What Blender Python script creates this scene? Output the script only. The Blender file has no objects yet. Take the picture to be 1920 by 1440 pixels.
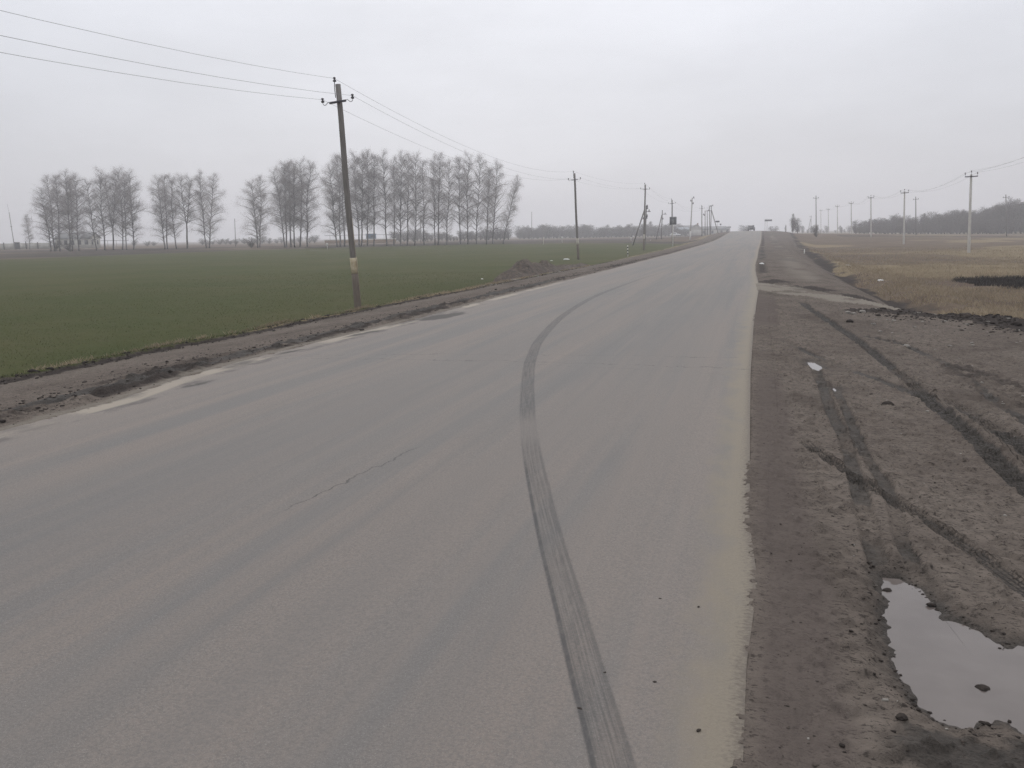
import bpy, bmesh, math, random
import numpy as np
from mathutils import Matrix, Vector

# ------------------------------------------------------------------ camera, sky, sun, exposure
S = bpy.context.scene
COL = S.collection
PI = math.pi
EYE = np.array([0., 0., 1.7])
FPX, CXP, CYP = 1663., 960., 720.


def cam_rot(yaw, pitch, roll):
    return np.array((Matrix.Rotation(yaw, 3, 'Z') @ Matrix.Rotation(PI/2-pitch, 3, 'X') @ Matrix.Rotation(roll, 3, 'Z')))


RC = cam_rot(math.radians(15.667), math.radians(9.517), math.radians(-1.0))
cd = bpy.data.cameras.new('camera')
cam = bpy.data.objects.new('camera', cd)
COL.objects.link(cam)
cd.sensor_width = 36.
cd.lens = FPX/1920.*36.
cd.clip_start = .05
cd.clip_end = 9000.
cam.matrix_world = Matrix.Translation(Vector(EYE)) @ Matrix(RC.tolist()).to_4x4()
S.camera = cam

SUN_EL, SUN_AZ = math.radians(42), math.radians(-16)      # azimuth clockwise from +Y
w = bpy.data.worlds.new('World')
S.world = w
w.use_nodes = True
wt = w.node_tree
wt.nodes.clear()


def wn(t, **k):
    n = wt.nodes.new(t)
    for a, b in k.items():
        setattr(n, a, b)
    return n


sky = wn('ShaderNodeTexSky', sky_type='NISHITA', sun_disc=False, sun_elevation=SUN_EL, sun_rotation=SUN_AZ, air_density=1.2, dust_density=3.)
tc = wn('ShaderNodeTexCoord')
sx = wn('ShaderNodeSeparateXYZ')
wt.links.new(tc.outputs['Generated'], sx.inputs[0])
rp_ = wn('ShaderNodeValToRGB')           # overcast luminance, horizon -> zenith (x10, the background runs at 0.1)
wt.links.new(sx.outputs['Z'], rp_.inputs[0])
cr = rp_.color_ramp
cr.elements[0].position, cr.elements[0].color = 0., (.600, .605, .648, 1)
cr.elements[1].position, cr.elements[1].color = 1., (1.12, 1.13, 1.15, 1)
for p, c in ((.12, (.615, .625, .672, 1)), (.27, (.645, .660, .712, 1)), (.55, (.95, .96, .99, 1))):
    e = cr.elements.new(p)
    e.color = c
mp = wn('ShaderNodeMapping')
mp.inputs['Scale'].default_value = (1.6, 1.6, 5.)
wt.links.new(tc.outputs['Generated'], mp.inputs[0])
nz = wn('ShaderNodeTexNoise')
nz.inputs['Scale'].default_value = 1.5
nz.inputs['Detail'].default_value = 6.
nz.inputs['Roughness'].default_value = .55
wt.links.new(mp.outputs[0], nz.inputs['Vector'])
mr = wn('ShaderNodeMapRange')
mr.inputs['From Min'].default_value, mr.inputs['From Max'].default_value = .3, .7
mr.inputs['To Min'].default_value, mr.inputs['To Max'].default_value = 8.9, 10.8
wt.links.new(nz.outputs[0], mr.inputs[0])
sc_ = wn('ShaderNodeVectorMath', operation='SCALE')
wt.links.new(rp_.outputs[0], sc_.inputs[0])
# broad glow of the veiled sun
sd = wn('ShaderNodeVectorMath', operation='DOT_PRODUCT')
sd.inputs[1].default_value = (math.sin(SUN_AZ)*math.cos(SUN_EL), math.cos(SUN_AZ)*math.cos(SUN_EL), math.sin(SUN_EL))
wt.links.new(tc.outputs['Generated'], sd.inputs[0])
mg = wn('ShaderNodeMapRange', interpolation_type='SMOOTHSTEP')
mg.inputs['From Min'].default_value, mg.inputs['From Max'].default_value = .55, 1.
mg.inputs['To Min'].default_value, mg.inputs['To Max'].default_value = 1., 1.4
wt.links.new(sd.outputs['Value'], mg.inputs[0])
mm = wn('ShaderNodeMath', operation='MULTIPLY')
wt.links.new(mr.outputs[0], mm.inputs[0])
wt.links.new(mg.outputs[0], mm.inputs[1])
wt.links.new(mm.outputs[0], sc_.inputs['Scale'])
mx = wn('ShaderNodeMix', data_type='RGBA')
mx.inputs[0].default_value = .93
wt.links.new(sky.outputs[0], mx.inputs[6])
wt.links.new(sc_.outputs[0], mx.inputs[7])
bg = wn('ShaderNodeBackground')
bg.inputs['Strength'].default_value = .1
wt.links.new(mx.outputs[2], bg.inputs[0])
wo = wn('ShaderNodeOutputWorld')
wt.links.new(bg.outputs[0], wo.inputs[0])

sl = bpy.data.lights.new('sun', 'SUN')
sl.energy = .6
sl.angle = math.radians(35)
sl.color = (1., .97, .93)
so = bpy.data.objects.new('sun', sl)
COL.objects.link(so)
so.rotation_euler = (PI/2-SUN_EL, 0, PI-SUN_AZ)
so.location = (0, 0, 60)

S.view_settings.view_transform = 'Standard'
S.view_settings.look = 'None'
S.view_settings.exposure = 0.
S.view_settings.gamma = 1.
S.view_settings.use_curve_mapping = False
try:
    S.cycles.use_denoising = True
    S.cycles.denoising_prefilter = 'NONE'
    S.cycles.max_bounces = 5
    S.cycles.diffuse_bounces = 2
    S.cycles.glossy_bounces = 2
    S.cycles.volume_bounces = 3
    S.cycles.transparent_max_bounces = 6
except Exception:
    pass

rng = np.random.default_rng(7)
random.seed(7)

# ------------------------------------------------------------------ helpers


def ray(px, py):
    return RC @ np.array([(px-CXP)/FPX, (CYP-py)/FPX, -1.])


def at_d(px, py, D):
    """point seen at photo pixel (px,py), horizontal distance D from the eye"""
    d = ray(px, py)
    return EYE + d*D/math.hypot(d[0], d[1])


def at_z(px, py, z):
    d = ray(px, py)
    return EYE + d*(z-EYE[2])/d[2]


def _hash(ix, iy, s):
    h = (ix.astype(np.int64)*374761393 + iy.astype(np.int64)*668265263 + s*1442695041) & 0xffffffff
    h = ((h ^ (h >> 13))*1274126177) & 0xffffffff
    return ((h ^ (h >> 16)) & 0xffff)/65535.


def vnoise(x, y, s=0):
    x = np.asarray(x, float)
    y = np.asarray(y, float)
    ix, iy = np.floor(x), np.floor(y)
    fx, fy = x-ix, y-iy
    ux, uy = fx*fx*(3-2*fx), fy*fy*(3-2*fy)
    a, b = _hash(ix, iy, s), _hash(ix+1, iy, s)
    c, d = _hash(ix, iy+1, s), _hash(ix+1, iy+1, s)
    return (a*(1-ux)+b*ux)*(1-uy)+(c*(1-ux)+d*ux)*uy


def fbm(x, y, oct=4, s=0, gain=.5):
    v, a, t = 0., 1., 0.
    for i in range(oct):
        v = v+a*vnoise(x*2**i+i*17.3, y*2**i-i*9.1, s+i)
        t += a
        a *= gain
    return v/t


def sstep(a, b, x):
    t = np.clip((x-a)/(b-a), 0, 1)
    return t*t*(3-2*t)


def np_mesh(name, V, F, mat=None, parent=None, smooth=False, attrs=None):
    """V (n,3); F (m,3|4) or list of such arrays"""
    Fs = F if isinstance(F, list) else [F]
    Fs = [np.asarray(f, np.int32) for f in Fs if len(f)]
    me = bpy.data.meshes.new(name)
    V = np.asarray(V, np.float32)
    me.vertices.add(len(V))
    me.vertices.foreach_set('co', V.ravel())
    nl = sum(f.size for f in Fs)
    nf = sum(len(f) for f in Fs)
    me.loops.add(nl)
    me.loops.foreach_set('vertex_index', np.concatenate([f.ravel() for f in Fs]))
    me.polygons.add(nf)
    tot = np.concatenate([np.full(len(f), f.shape[1], np.int32) for f in Fs])
    st = np.concatenate([[0], np.cumsum(tot)[:-1]]).astype(np.int32)
    me.polygons.foreach_set('loop_start', st)
    me.polygons.foreach_set('loop_total', tot)
    if smooth:
        me.polygons.foreach_set('use_smooth', np.ones(nf, bool))
    me.update(calc_edges=True)
    for k, a in (attrs or {}).items():
        at = me.attributes.new(k, 'FLOAT', 'POINT')
        at.data.foreach_set('value', np.asarray(a, np.float32))
    if mat:
        me.materials.append(mat)
    o = bpy.data.objects.new(name, me)
    COL.objects.link(o)
    if parent:
        o.parent = parent
    return o


def tag(o, label=None, cat=None, group=None, kind=None):
    if label:
        o['label'] = label
    if cat:
        o['category'] = cat
    if group:
        o['group'] = group
    if kind:
        o['kind'] = kind
    return o


def empty(name, loc, label=None, cat=None, group=None, rz=0.):
    o = bpy.data.objects.new(name, None)
    COL.objects.link(o)
    o.empty_display_size = .2
    o.location = [float(v) for v in loc]
    o.rotation_euler = (0, 0, rz)
    return tag(o, label, cat, group)


class MB:
    """collects simple solids into one mesh"""

    def __init__(s):
        s.V, s.F3, s.F4, s.n = [], [], [], 0

    def add(s, V, F4=None, F3=None):
        V = np.asarray(V, float)
        s.V.append(V)
        if F4 is not None and len(F4):
            s.F4.append(np.asarray(F4)+s.n)
        if F3 is not None and len(F3):
            s.F3.append(np.asarray(F3)+s.n)
        s.n += len(V)
        return s

    def tube(s, pts, rad, n=8, caps=True):
        P = np.asarray(pts, float)
        m = len(P)
        R = np.full(m, rad) if np.isscalar(rad) else np.asarray(rad, float)
        T = np.gradient(P, axis=0)
        T /= np.linalg.norm(T, axis=1)[:, None]+1e-12
        ref = np.array([0, 0, 1.]) if abs(T[0][2]) < .9 else np.array([1., 0, 0])
        u = np.cross(ref, T)
        u /= np.linalg.norm(u, axis=1)[:, None]+1e-12
        v = np.cross(T, u)
        a = np.arange(n)*2*PI/n
        V = P[:, None, :]+R[:, None, None]*(np.cos(a)[None, :, None]*u[:, None, :]+np.sin(a)[None, :, None]*v[:, None, :])
        V = V.reshape(-1, 3)
        F = []
        for i in range(m-1):
            for j in range(n):
                F.append((i*n+j, i*n+(j+1) % n, (i+1)*n+(j+1) % n, (i+1)*n+j))
        T3 = []
        if caps:
            V = np.vstack([V, P[0], P[-1]])
            for j in range(n):
                T3.append((m*n, (j+1) % n, j))
                T3.append((m*n+1, (m-1)*n+j, (m-1)*n+(j+1) % n))
        return s.add(V, F, T3)

    def box(s, x0, x1, y0, y1, z0, z1, M=None, bev=0.):
        V = np.array([(x, y, z) for z in (z0, z1) for y in (y0, y1) for x in (x0, x1)], float)
        if M is not None:
            V = V @ np.asarray(M[0]).T+np.asarray(M[1])
        return s.add(V, [(0, 2, 3, 1), (4, 5, 7, 6), (0, 1, 5, 4), (2, 6, 7, 3), (0, 4, 6, 2), (1, 3, 7, 5)])

    def prism(s, poly, y0, y1):
        """polygon in x,z swept along y (convex fan caps)"""
        n = len(poly)
        V = [(p[0], y0, p[1]) for p in poly]+[(p[0], y1, p[1]) for p in poly]
        F = [(i, (i+1) % n, n+(i+1) % n, n+i) for i in range(n)]
        T = [(0, i+1, i) for i in range(1, n-1)]+[(n, n+i, n+i+1) for i in range(1, n-1)]
        return s.add(V, F, T)

    def lathe(s, prof, n=10, c=(0, 0, 0)):
        V = []
        for r, z in prof:
            for j in range(n):
                V.append((c[0]+r*math.cos(2*PI*j/n), c[1]+r*math.sin(2*PI*j/n), c[2]+z))
        F = [(i*n+j, i*n+(j+1) % n, (i+1)*n+(j+1) % n, (i+1)*n+j) for i in range(len(prof)-1) for j in range(n)]
        return s.add(V, F)

    def build(s, name, mat, parent=None, smooth=False, **k):
        return np_mesh(name, np.vstack(s.V), [np.vstack(f) for f in (s.F3, s.F4) if f], mat, parent, smooth, **k)


# ------------------------------------------------------------------ materials


class NT:
    def __init__(s, name):
        s.m = bpy.data.materials.new(name)
        s.m.use_nodes = True
        s.t = s.m.node_tree
        s.t.nodes.clear()
        s.out = s.t.nodes.new('ShaderNodeOutputMaterial')
        s.b = s.t.nodes.new('ShaderNodeBsdfPrincipled')
        s.t.links.new(s.b.outputs[0], s.out.inputs[0])
        s.tc = s.t.nodes.new('ShaderNodeTexCoord')
        s.obj = s.tc.outputs['Object']

    def L(s, v, sock):
        if isinstance(v, bpy.types.NodeSocket):
            s.t.links.new(v, sock)
        elif isinstance(v, (tuple, list)) and len(v) == 3 and sock.type == 'RGBA':
            sock.default_value = (*v, 1)
        else:
            sock.default_value = v

    def m_(s, op, a, b=0., c=None, clamp=False):
        n = s.t.nodes.new('ShaderNodeMath')
        n.operation = op
        n.use_clamp = clamp
        s.L(a, n.inputs[0])
        s.L(b, n.inputs[1])
        if c is not None:
            s.L(c, n.inputs[2])
        return n.outputs[0]

    def map(s, v, a, b, c=0., d=1., smooth=True):
        n = s.t.nodes.new('ShaderNodeMapRange')
        n.interpolation_type = 'SMOOTHSTEP' if smooth else 'LINEAR'
        for x, i in zip((v, a, b, c, d), range(5)):
            s.L(x, n.inputs[i])
        return n.outputs[0]

    def noise(s, scale, detail=4., rough=.55, vec=None, stretch=None, dist=0.):
        n = s.t.nodes.new('ShaderNodeTexNoise')
        v = vec or s.obj
        if stretch:
            mpn = s.t.nodes.new('ShaderNodeMapping')
            mpn.inputs['Scale'].default_value = stretch
            s.t.links.new(v, mpn.inputs[0])
            v = mpn.outputs[0]
        s.t.links.new(v, n.inputs['Vector'])
        n.inputs['Scale'].default_value = scale
        n.inputs['Detail'].default_value = detail
        n.inputs['Roughness'].default_value = rough
        n.inputs['Distortion'].default_value = dist
        return n.outputs[0]

    def voro(s, scale, out='Distance', feature='F1', vec=None):
        n = s.t.nodes.new('ShaderNodeTexVoronoi')
        n.feature = feature
        s.t.links.new(vec or s.obj, n.inputs['Vector'])
        n.inputs['Scale'].default_value = scale
        return n.outputs[out]

    def mix(s, f, a, b, mode='MIX'):
        n = s.t.nodes.new('ShaderNodeMix')
        n.data_type = 'RGBA'
        n.blend_type = mode
        s.L(f, n.inputs[0])
        s.L(a, n.inputs[6])
        s.L(b, n.inputs[7])
        return n.outputs[2]

    def attr(s, name):
        n = s.t.nodes.new('ShaderNodeAttribute')
        n.attribute_name = name
        return n.outputs['Fac']

    def xyz(s, v=None):
        n = s.t.nodes.new('ShaderNodeSeparateXYZ')
        s.t.links.new(v or s.obj, n.inputs[0])
        return n.outputs

    def bump(s, h, strength=.5, dist=.02):
        n = s.t.nodes.new('ShaderNodeBump')
        n.inputs['Strength'].default_value = strength
        n.inputs['Distance'].default_value = dist
        s.t.links.new(h, n.inputs['Height'])
        s.t.links.new(n.outputs[0], s.b.inputs['Normal'])

    def fin(s, col, rough=.9, spec=.3, metal=0.):
        s.L(col, s.b.inputs['Base Color'])
        s.L(rough, s.b.inputs['Roughness'])
        s.L(spec, s.b.inputs['Specular IOR Level'])
        s.L(metal, s.b.inputs['Metallic'])
        return s.m


def plain(name, a, b, scale=3., rough=.8, stretch=None, spec=.3, metal=0., bumps=0.):
    n = NT(name)
    k = n.noise(scale, 5., .6, stretch=stretch)
    if bumps:
        n.bump(k, .6, bumps)
    return n.fin(n.mix(n.map(k, .3, .7), a, b), rough, spec, metal)


# ------------------------------------------------------------------ terrain shape
YR = [-400, 0, 70, 107, 135, 159, 182, 204, 222, 240, 262, 300, 360, 500, 900, 3000]
ZR = [0, 0, 0, .1, .26, .52, .95, 1.4, 1.66, 1.76, 1.68, 1.1, .1, -.6, -.5, 0]
RE_Y = [-50, 2.6, 3.4, 4.3, 5.2, 7, 11, 16.5, 22, 26, 29, 32.5, 40, 48, 60, 81, 150, 900]
RE_X = [0, -.01, -.01, .03, -.02, -.04, -.08, -.09, -.07, -.04, -.02, -.08, -.20, -.25, -.2, -.2, 0, 0]
LE_Y = [-50, 0, 6.4, 8, 9.5, 11.6, 16.6, 24.7, 36, 900]
LE_X = [-6.9, -6.9, -6.72, -6.72, -7.02, -7.12, -7.0, -7.06, -7.0, -7.05]


def road_z(y):
    k = np.array([-2, -1, 0, 1, 2])*6.
    return sum(np.interp(np.asarray(y, float)+d, YR, ZR) for d in k)/5. if np.ndim(y) else float(sum(np.interp(y+d, YR, ZR) for d in k)/5.)


def redge(y):
    return np.interp(y, RE_Y, RE_X)


def ledge(y):
    return np.interp(y, LE_Y, LE_X)


def gz(x, y):
    """smooth ground height beside the road"""
    x = np.asarray(x, float)
    y = np.asarray(y, float)
    r = np.hypot(x, y)
    rz = np.interp(y, YR, ZR)
    rz = sum(np.interp(y+d, YR, ZR) for d in (-12, -6, 0, 6, 12))/5.
    # left
    fl = np.interp(r, [0, 35, 90, 150, 200, 320, 500, 1600], [-1., -1., -.68, -.3, .08, .15, -.1, 0])
    dl = ledge(y)-x
    off = np.interp(dl, [-9, 0, 1.2, 2.7, 3.5, 4.1, 4.8, 7.0], [0, 0, -.07, -.19, -.31, -.44, -.60, -.9])
    nearz = rz+off
    wide = np.interp(y, [0, 100, 240], [8., 9., 26.])
    zl = nearz+(fl-nearz)*sstep(4.4, wide, dl)
    # right
    hill = 1.5*sstep(120, 235, y)*(1-sstep(270, 420, y))*np.exp(-(x/45.)**2)
    ml = -.82+hill+.5*sstep(180, 420, r)+.35*sstep(400, 1500, r)
    ml = ml+.22*(1-sstep(25, 70, y))
    dr = x-redge(y)
    offr = np.interp(dr, [-9, 0, .3, 1.2, 2.8], [0, 0, -.03, -.07, -.13])
    k = sstep(19.5, 27, y-(.25*np.maximum(x, 0)-.6)*-.6)          # the approach ramp ends here
    widr = np.interp(y, [0, 100, 240, 300], [4., 4.2, 8., 8.])
    ditch = -.5*np.exp(-((dr-widr)/.8)**2)*(1-sstep(60, 200, y)*.6)
    zr_open = rz+offr+ditch*1.
    zr_open = zr_open+(ml-zr_open)*sstep(3.4, widr+3., dr)
    flat = -.13-.012*np.maximum(dr-2.8, 0)
    zr_ap = rz+np.where(dr < 2.8, offr, flat)
    zr_ap = zr_ap+(ml-zr_ap)*sstep(6.5, 11., dr+.25*np.maximum(y-12, 0))
    zr = zr_ap*(1-k)+zr_open*k
    return np.where(x < -3.5, zl, zr)


def polyd(X, Y, pts, need=2.):
    """distance, signed side offset and arc position to a polyline, for points near it (else 99)"""
    P = np.asarray(pts, float)
    D = np.full(X.shape, 99.)
    U = np.full(X.shape, 99.)
    A = np.zeros(X.shape)
    m = (X > P[:, 0].min()-need) & (X < P[:, 0].max()+need) & (Y > P[:, 1].min()-need) & (Y < P[:, 1].max()+need)
    idx = np.nonzero(m)
    x, y = X[idx], Y[idx]
    bd = np.full(x.shape, 99.)
    bu = np.full(x.shape, 99.)
    ba = np.zeros(x.shape)
    s0 = 0.
    for a, b in zip(P[:-1], P[1:]):
        t = b-a
        ln = math.hypot(*t)
        t = t/ln
        q = np.clip((x-a[0])*t[0]+(y-a[1])*t[1], 0, ln)
        dx, dy = x-a[0]-q*t[0], y-a[1]-q*t[1]
        d = np.hypot(dx, dy)
        u = t[0]*dy-t[1]*dx
        k = d < bd
        bd = np.where(k, d, bd)
        bu = np.where(k, np.sign(u)*d, bu)
        ba = np.where(k, s0+q, ba)
        s0 += ln
    D[idx], U[idx], A[idx] = bd, bu, ba
    return D, U, A


def smooth_poly(pts, n=8):
    P = np.asarray(pts, float)
    P = np.vstack([2*P[0]-P[1], P, 2*P[-1]-P[-2]])
    out = []
    for i in range(1, len(P)-2):
        for t in np.linspace(0, 1, n, endpoint=False):
            a, b, c, d = P[i-1:i+3]
            out.append(.5*((2*b)+(c-a)*t+(2*a-5*b+4*c-d)*t*t+(3*b-a-3*c+d)*t**3))
    out.append(P[-2])
    return np.array(out)


def inpoly(X, Y, poly):
    r = np.zeros(X.shape, bool)
    n = len(poly)
    for i in range(n):
        x1, y1 = poly[i]
        x2, y2 = poly[(i+1) % n]
        c = ((y1 > Y) != (y2 > Y)) & (X < (x2-x1)*(Y-y1)/(y2-y1+1e-12)+x1)
        r ^= c
    return r


PUDDLE = smooth_poly([(.65, 4.79), (.60, 4.29), (.58, 4.0), (.585, 3.72), (.61, 3.49), (.66, 3.37), (.75, 3.30), (.83, 3.34), (.92, 3.36), (1.1, 3.25), (1.4, 3.3), (1.6, 3.55), (1.5, 3.95), (1.2, 4.07), (1.06, 4.06), (1.0, 4.2), (.88, 4.32), (.85, 4.49), (.81, 4.67), (.75, 4.77)], 5)
SMALL = smooth_poly([(.64, 12.7), (.72, 12.75), (.80, 12.3), (.82, 12.0), (.73, 11.95), (.66, 12.3)], 4)
SMALL2 = smooth_poly([(.825, 10.62), (.855, 10.6), (.86, 10.42), (.835, 10.4)], 4)
TR = {  # wheel ruts on the right-hand shoulder: centre line, half width, depth, wetness, tread
    'a': (smooth_poly([(1.0, 23.5), (1.16, 20.8), (1.53, 15.7), (1.67, 13.43), (1.75, 11.5), (1.76, 10.1), (1.8, 9.0), (1.82, 8.1), (1.82, 7.2), (1.85, 6.3), (1.95, 4.5), (2.1, 2.0), (2.3, -4), (2.3, -14)]), .095, .034, 1., 1),
    'b': (smooth_poly([(1.5, 16.4), (1.9, 15.6), (2.18, 15.06), (2.36, 13.8), (2.47, 12.5), (2.45, 11.25), (2.45, 9.6), (2.5, 8)]), .07, .02, .75, 0),
    'c': (smooth_poly([(.25, 15.4), (.61, 13.86), (.91, 12.77), (1.17, 11.85), (1.45, 11.08), (1.7, 10.2)]), .075, .025, .8, 0),
    'd': (smooth_poly([(.70, 12.9), (.71, 12.24), (.72, 10.2), (.71, 8.8), (.74, 7.9), (.71, 7), (.68, 6), (.66, 5.5), (.65, 4.9)]), .06, .022, .5, 2),
    'e': (smooth_poly([(.86, 11.4), (.86, 10.6), (.85, 8.8), (.84, 7.5), (.88, 6.44), (.87, 5.95), (.82, 5.06), (.86, 4.5)]), .05, .018, .5, 2),
    'f': (smooth_poly([(.36, 7.9), (.47, 7.36), (.69, 6.61), (.82, 6.24), (.94, 5.91), (1.07, 5.57), (1.19, 5.19), (1.31, 4.72), (1.52, 4.12), (1.86, 3.2), (2.5, 1.0), (3.6, -4), (4.6, -12)]), .062, .015, .30, 3),
    'g': (smooth_poly([(.17, 7.5), (.15, 6.4), (.15, 5.2), (.15, 4.07), (.16, 3.3), (.18, 2.4)]), .06, .006, .16, 0),
    'h': (smooth_poly([(1.95, 10.5), (2.1, 9), (2.2, 7), (2.3, 5), (2.55, 1), (3., -6), (3.1, -14)]), .12, .03, .8, 1),
    'i': (smooth_poly([(-7.55, 3), (-7.6, 10), (-7.75, 16), (-7.7, 24), (-7.6, 33)]), .22, .0, .8, 0),
}

# ------------------------------------------------------------------ ground grid


def graded(segs):
    out = [segs[0][0]]
    for a, b, d0, g in segs:
        x, d = a, d0
        while x+d*.6 < b:
            x += d
            d *= 1+g
            out.append(min(x, b))
        out[-1] = b
    return np.array(out)


gx_r = graded([(-.3, 1.5, .0105, 0), (1.5, 3., .02, 0), (3., 8., .045, .004), (8., 1700., .2, .085)])
gx_l = -graded([(.3, 6.5, .5, 0), (6.5, 15., .04, 0), (15., 1700., .07, .07)])[1:][::-1]
gx = np.concatenate([gx_l, gx_r])
gy_b = -graded([(-1.7, 400., .12, .09)])[::-1]
gy_f = graded([(1.7, 3.2, .0115, 0), (3.2, 45., .0115, .0034), (45., 1700., .25, .012)])[1:]
gy = np.concatenate([gy_b, gy_f])
GX, GY = np.meshgrid(gx, gy)
NX, NY = len(gx), len(gy)
Z = gz(GX, GY)
RAD = np.hypot(GX, GY)
AZ = np.degrees(np.arctan2(GX, GY))
DR = GX-redge(GY)
DL = ledge(GY)-GX
right = GX > -3.5
wet = np.zeros_like(Z)
pale = np.zeros_like(Z)
soil = np.zeros_like(Z)
n1 = fbm(GX*1.1, GY*.8, 4, 3)
n2 = fbm(GX*7, GY*7, 3, 11)
n3 = fbm(GX*28, GY*28, 2, 23)
nedge = (fbm(GX*5, GY*5, 2, 31)-.5)*.06+(fbm(GX*30, GY*38, 3, 33)-.5)*.10+(fbm(GX*1.3, GY*.5, 2, 37)-.5)*.14
near = 1-sstep(20, 60, RAD)
shoulder = right & (DR < 6.5)
verge = (~right) & (DL < 6)
rough_amt = np.where(shoulder | verge, 1., .8)
Z = Z+near*rough_amt*((n2-.5)*.014+(n3-.5)*.013+(n1-.5)*.05*sstep(.15, .8, np.where(right, DR, DL)))
# crumbs / clods
cl = fbm(GX*16, GY*13, 2, 51)
Z = Z+near*np.where(shoulder, 1, 0)*sstep(.62, .76, cl)*.022*sstep(.05, .4, DR)
# mud lying up to / over the asphalt edge, ragged
d_e = np.where(right, DR, DL)+nedge*np.where(right, .7, 1.6)
thin = np.clip(d_e*.25, -.10, .010)
Zroad = road_z(GY.ravel()).reshape(GY.shape)
edgezone = d_e < .25
Z = np.where(edgezone, np.where(d_e < 0, Zroad+thin-.004, np.minimum(np.maximum(Z, Zroad-.05), Zroad+thin+.006*n2)), Z)
under = (DR < -.12) & (DL < -.35)
Z = np.where(under, Zroad-.14, Z)
Z = np.where((DR < -.4) & (DL < -.6), Zroad-.25, Z)
# left: dark clods scraped along the asphalt edge, then a driven track, then a broken sod edge
clodL = np.exp(-((DL-.6-.3*(n1-.5)*2)/.40)**2)*(~right)
Z = Z+near*clodL*np.maximum(0, fbm(GX*4.5, GY*4.5, 4, 61)-.42)*.24
soil = np.maximum(soil, clodL*sstep(.3, .55, fbm(GX*2.2, GY*.8, 3, 67)+.12*(n2-.5))*(~right)*.85)
edgeL = DL-3.8-(fbm(GX*.5, GY*.35, 2, 71)-.5)*.8-(n2-.5)*.35
sod = np.exp(-((edgeL+.12)/.16)**2)*(~right)*(GY < 140)
soil = np.maximum(soil, sod*.9)
Z = Z+near*(~right)*(sstep(-.08, .05, edgeL)*(1-sstep(.6, 2., edgeL))*.10+sod*(n2-.4)*.12)
pale = np.maximum(pale, (~right)*np.exp(-((DL-2.6-.3*(n1-.5))/.6)**2)*.35)
pale = np.maximum(pale, (~right)*np.exp(-((DL-.08)/.16)**2)*.65*sstep(.35, .6, fbm(GX*.3, GY*.22, 2, 77)+.08))
crop = np.where(right, 0, sstep(-.12, .12, edgeL))
# far boundary of the sown field
RB = np.interp(AZ, [-50, -45.7, -40, -31, -18, -11, -8, -5], [140, 142, 150, 171, 187, 180, 168, 160])+(vnoise(AZ*1.7, AZ*0, 81)-.5)*6
crop = crop*(1-sstep(-1.5, 1.5, RAD-RB))
head = np.where(right, 0, np.exp(-((RAD-RB-9)/11.)**2)*(DL > 4.2))
soil = np.maximum(soil, head*.75*sstep(.2, .55, fbm(GX*.08, GY*.08, 3, 83)))
# bare and strawy strip inside the sown field beside the verge
strip = np.exp(-((edgeL-np.interp(GY, [8, 14, 24], [2.7, 2.4, 1.0])-.8*(n1-.5))/1.05)**2)*(~right)
straw = np.minimum(1, strip*1.7)*sstep(.36, .54, fbm(GX*1.2, GY*.7, 4, 91))
straw = np.maximum(straw, (~right)*(edgeL > 0)*(edgeL < 1.4)*sstep(.36, .52, fbm(GX*2, GY*1.3, 3, 95))*sstep(10, 22, GY)*.9)
# right: ruts
tu = np.full_like(Z, .4)
ta = np.zeros_like(Z)
td = np.full_like(Z, 9.)
for key, (pl, hw, dep, wt_, tread) in TR.items():
    D, U, A = polyd(GX, GY, pl, .8)
    lim = 1+.22*(n2-.5)*2
    if tread in (1, 3):
        k_ = D < td
        td = np.where(k_, D, td)
        tu = np.where(k_, np.clip(U, -.4, .4), tu)
        ta = np.where(k_, A, ta)
    prof = 1-sstep(hw*.86*lim, hw*1.08*lim, D)
    prof = prof*sstep(0., .9, A)
    rim = sstep(0., .9, A)*np.exp(-((D-hw*1.35)/(hw*.3))**2)
    broken = .35+.65*sstep(.3, .55, fbm(GX*2.2+ord(key), GY*.9, 3, 97))
    Z = Z-dep*prof*(.6+.4*broken)+dep*.45*rim*(n2+.2)*(D < 90)
    if tread == 1:
        Z = Z-prof*.014*(np.sin(A*2*PI/.085+np.sign(U)*U*24) > .2)
    if tread == 2:
        Z = Z-prof*.006*(np.sin(A*2*PI/.05) > .3)
    if tread == 3:
        g = np.zeros_like(Z)
        for c in (-.044, -.015, .015, .044):
            g = np.maximum(g, np.exp(-((U-c)/.0075)**2))
        Z = Z-prof*.020*g-prof*.008*(np.sin(A*2*PI/.04) > .4)
        wet = np.maximum(wet, (D < hw*1.05)*g*.8*sstep(0, .5, A))
    wet = np.maximum(wet, prof*wt_*broken)
# dark wet mud around the big puddle and the lower right
dpd, _, _ = polyd(GX, GY, np.vstack([PUDDLE, PUDDLE[:1]]), 1.2)
inp = inpoly(GX, GY, PUDDLE)
sgn = np.where(inp, -dpd, dpd)+(n2-.5)*.06+(fbm(GX*22, GY*22, 3, 99)-.5)*.06
PZ = -.105
basin = 1-sstep(-.05, .16, sgn)
Z = np.where(dpd < 90, Z*(1-basin)+basin*(PZ-.004-.10*np.clip(-sgn, -.12, .3)), Z)
Z = np.where((dpd < 90) & (sgn > .035), np.maximum(Z, PZ+.004+.05*np.clip(sgn-.035, 0, .2)), Z)
wet = np.maximum(wet, (dpd < 90)*np.exp(-np.maximum(sgn, 0)/.09)*.55)
lowr = sstep(3.9, 3.0, GY)*sstep(.25, .7, GX)*right
wet = np.maximum(wet, lowr*sstep(.35, .62, fbm(GX*3, GY*3, 4, 101))*.75)
Z = Z+near*lowr*np.maximum(0, fbm(GX*10, GY*10, 3, 103)-.5)*.10*(dpd > .0)*(sgn > .06)
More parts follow.
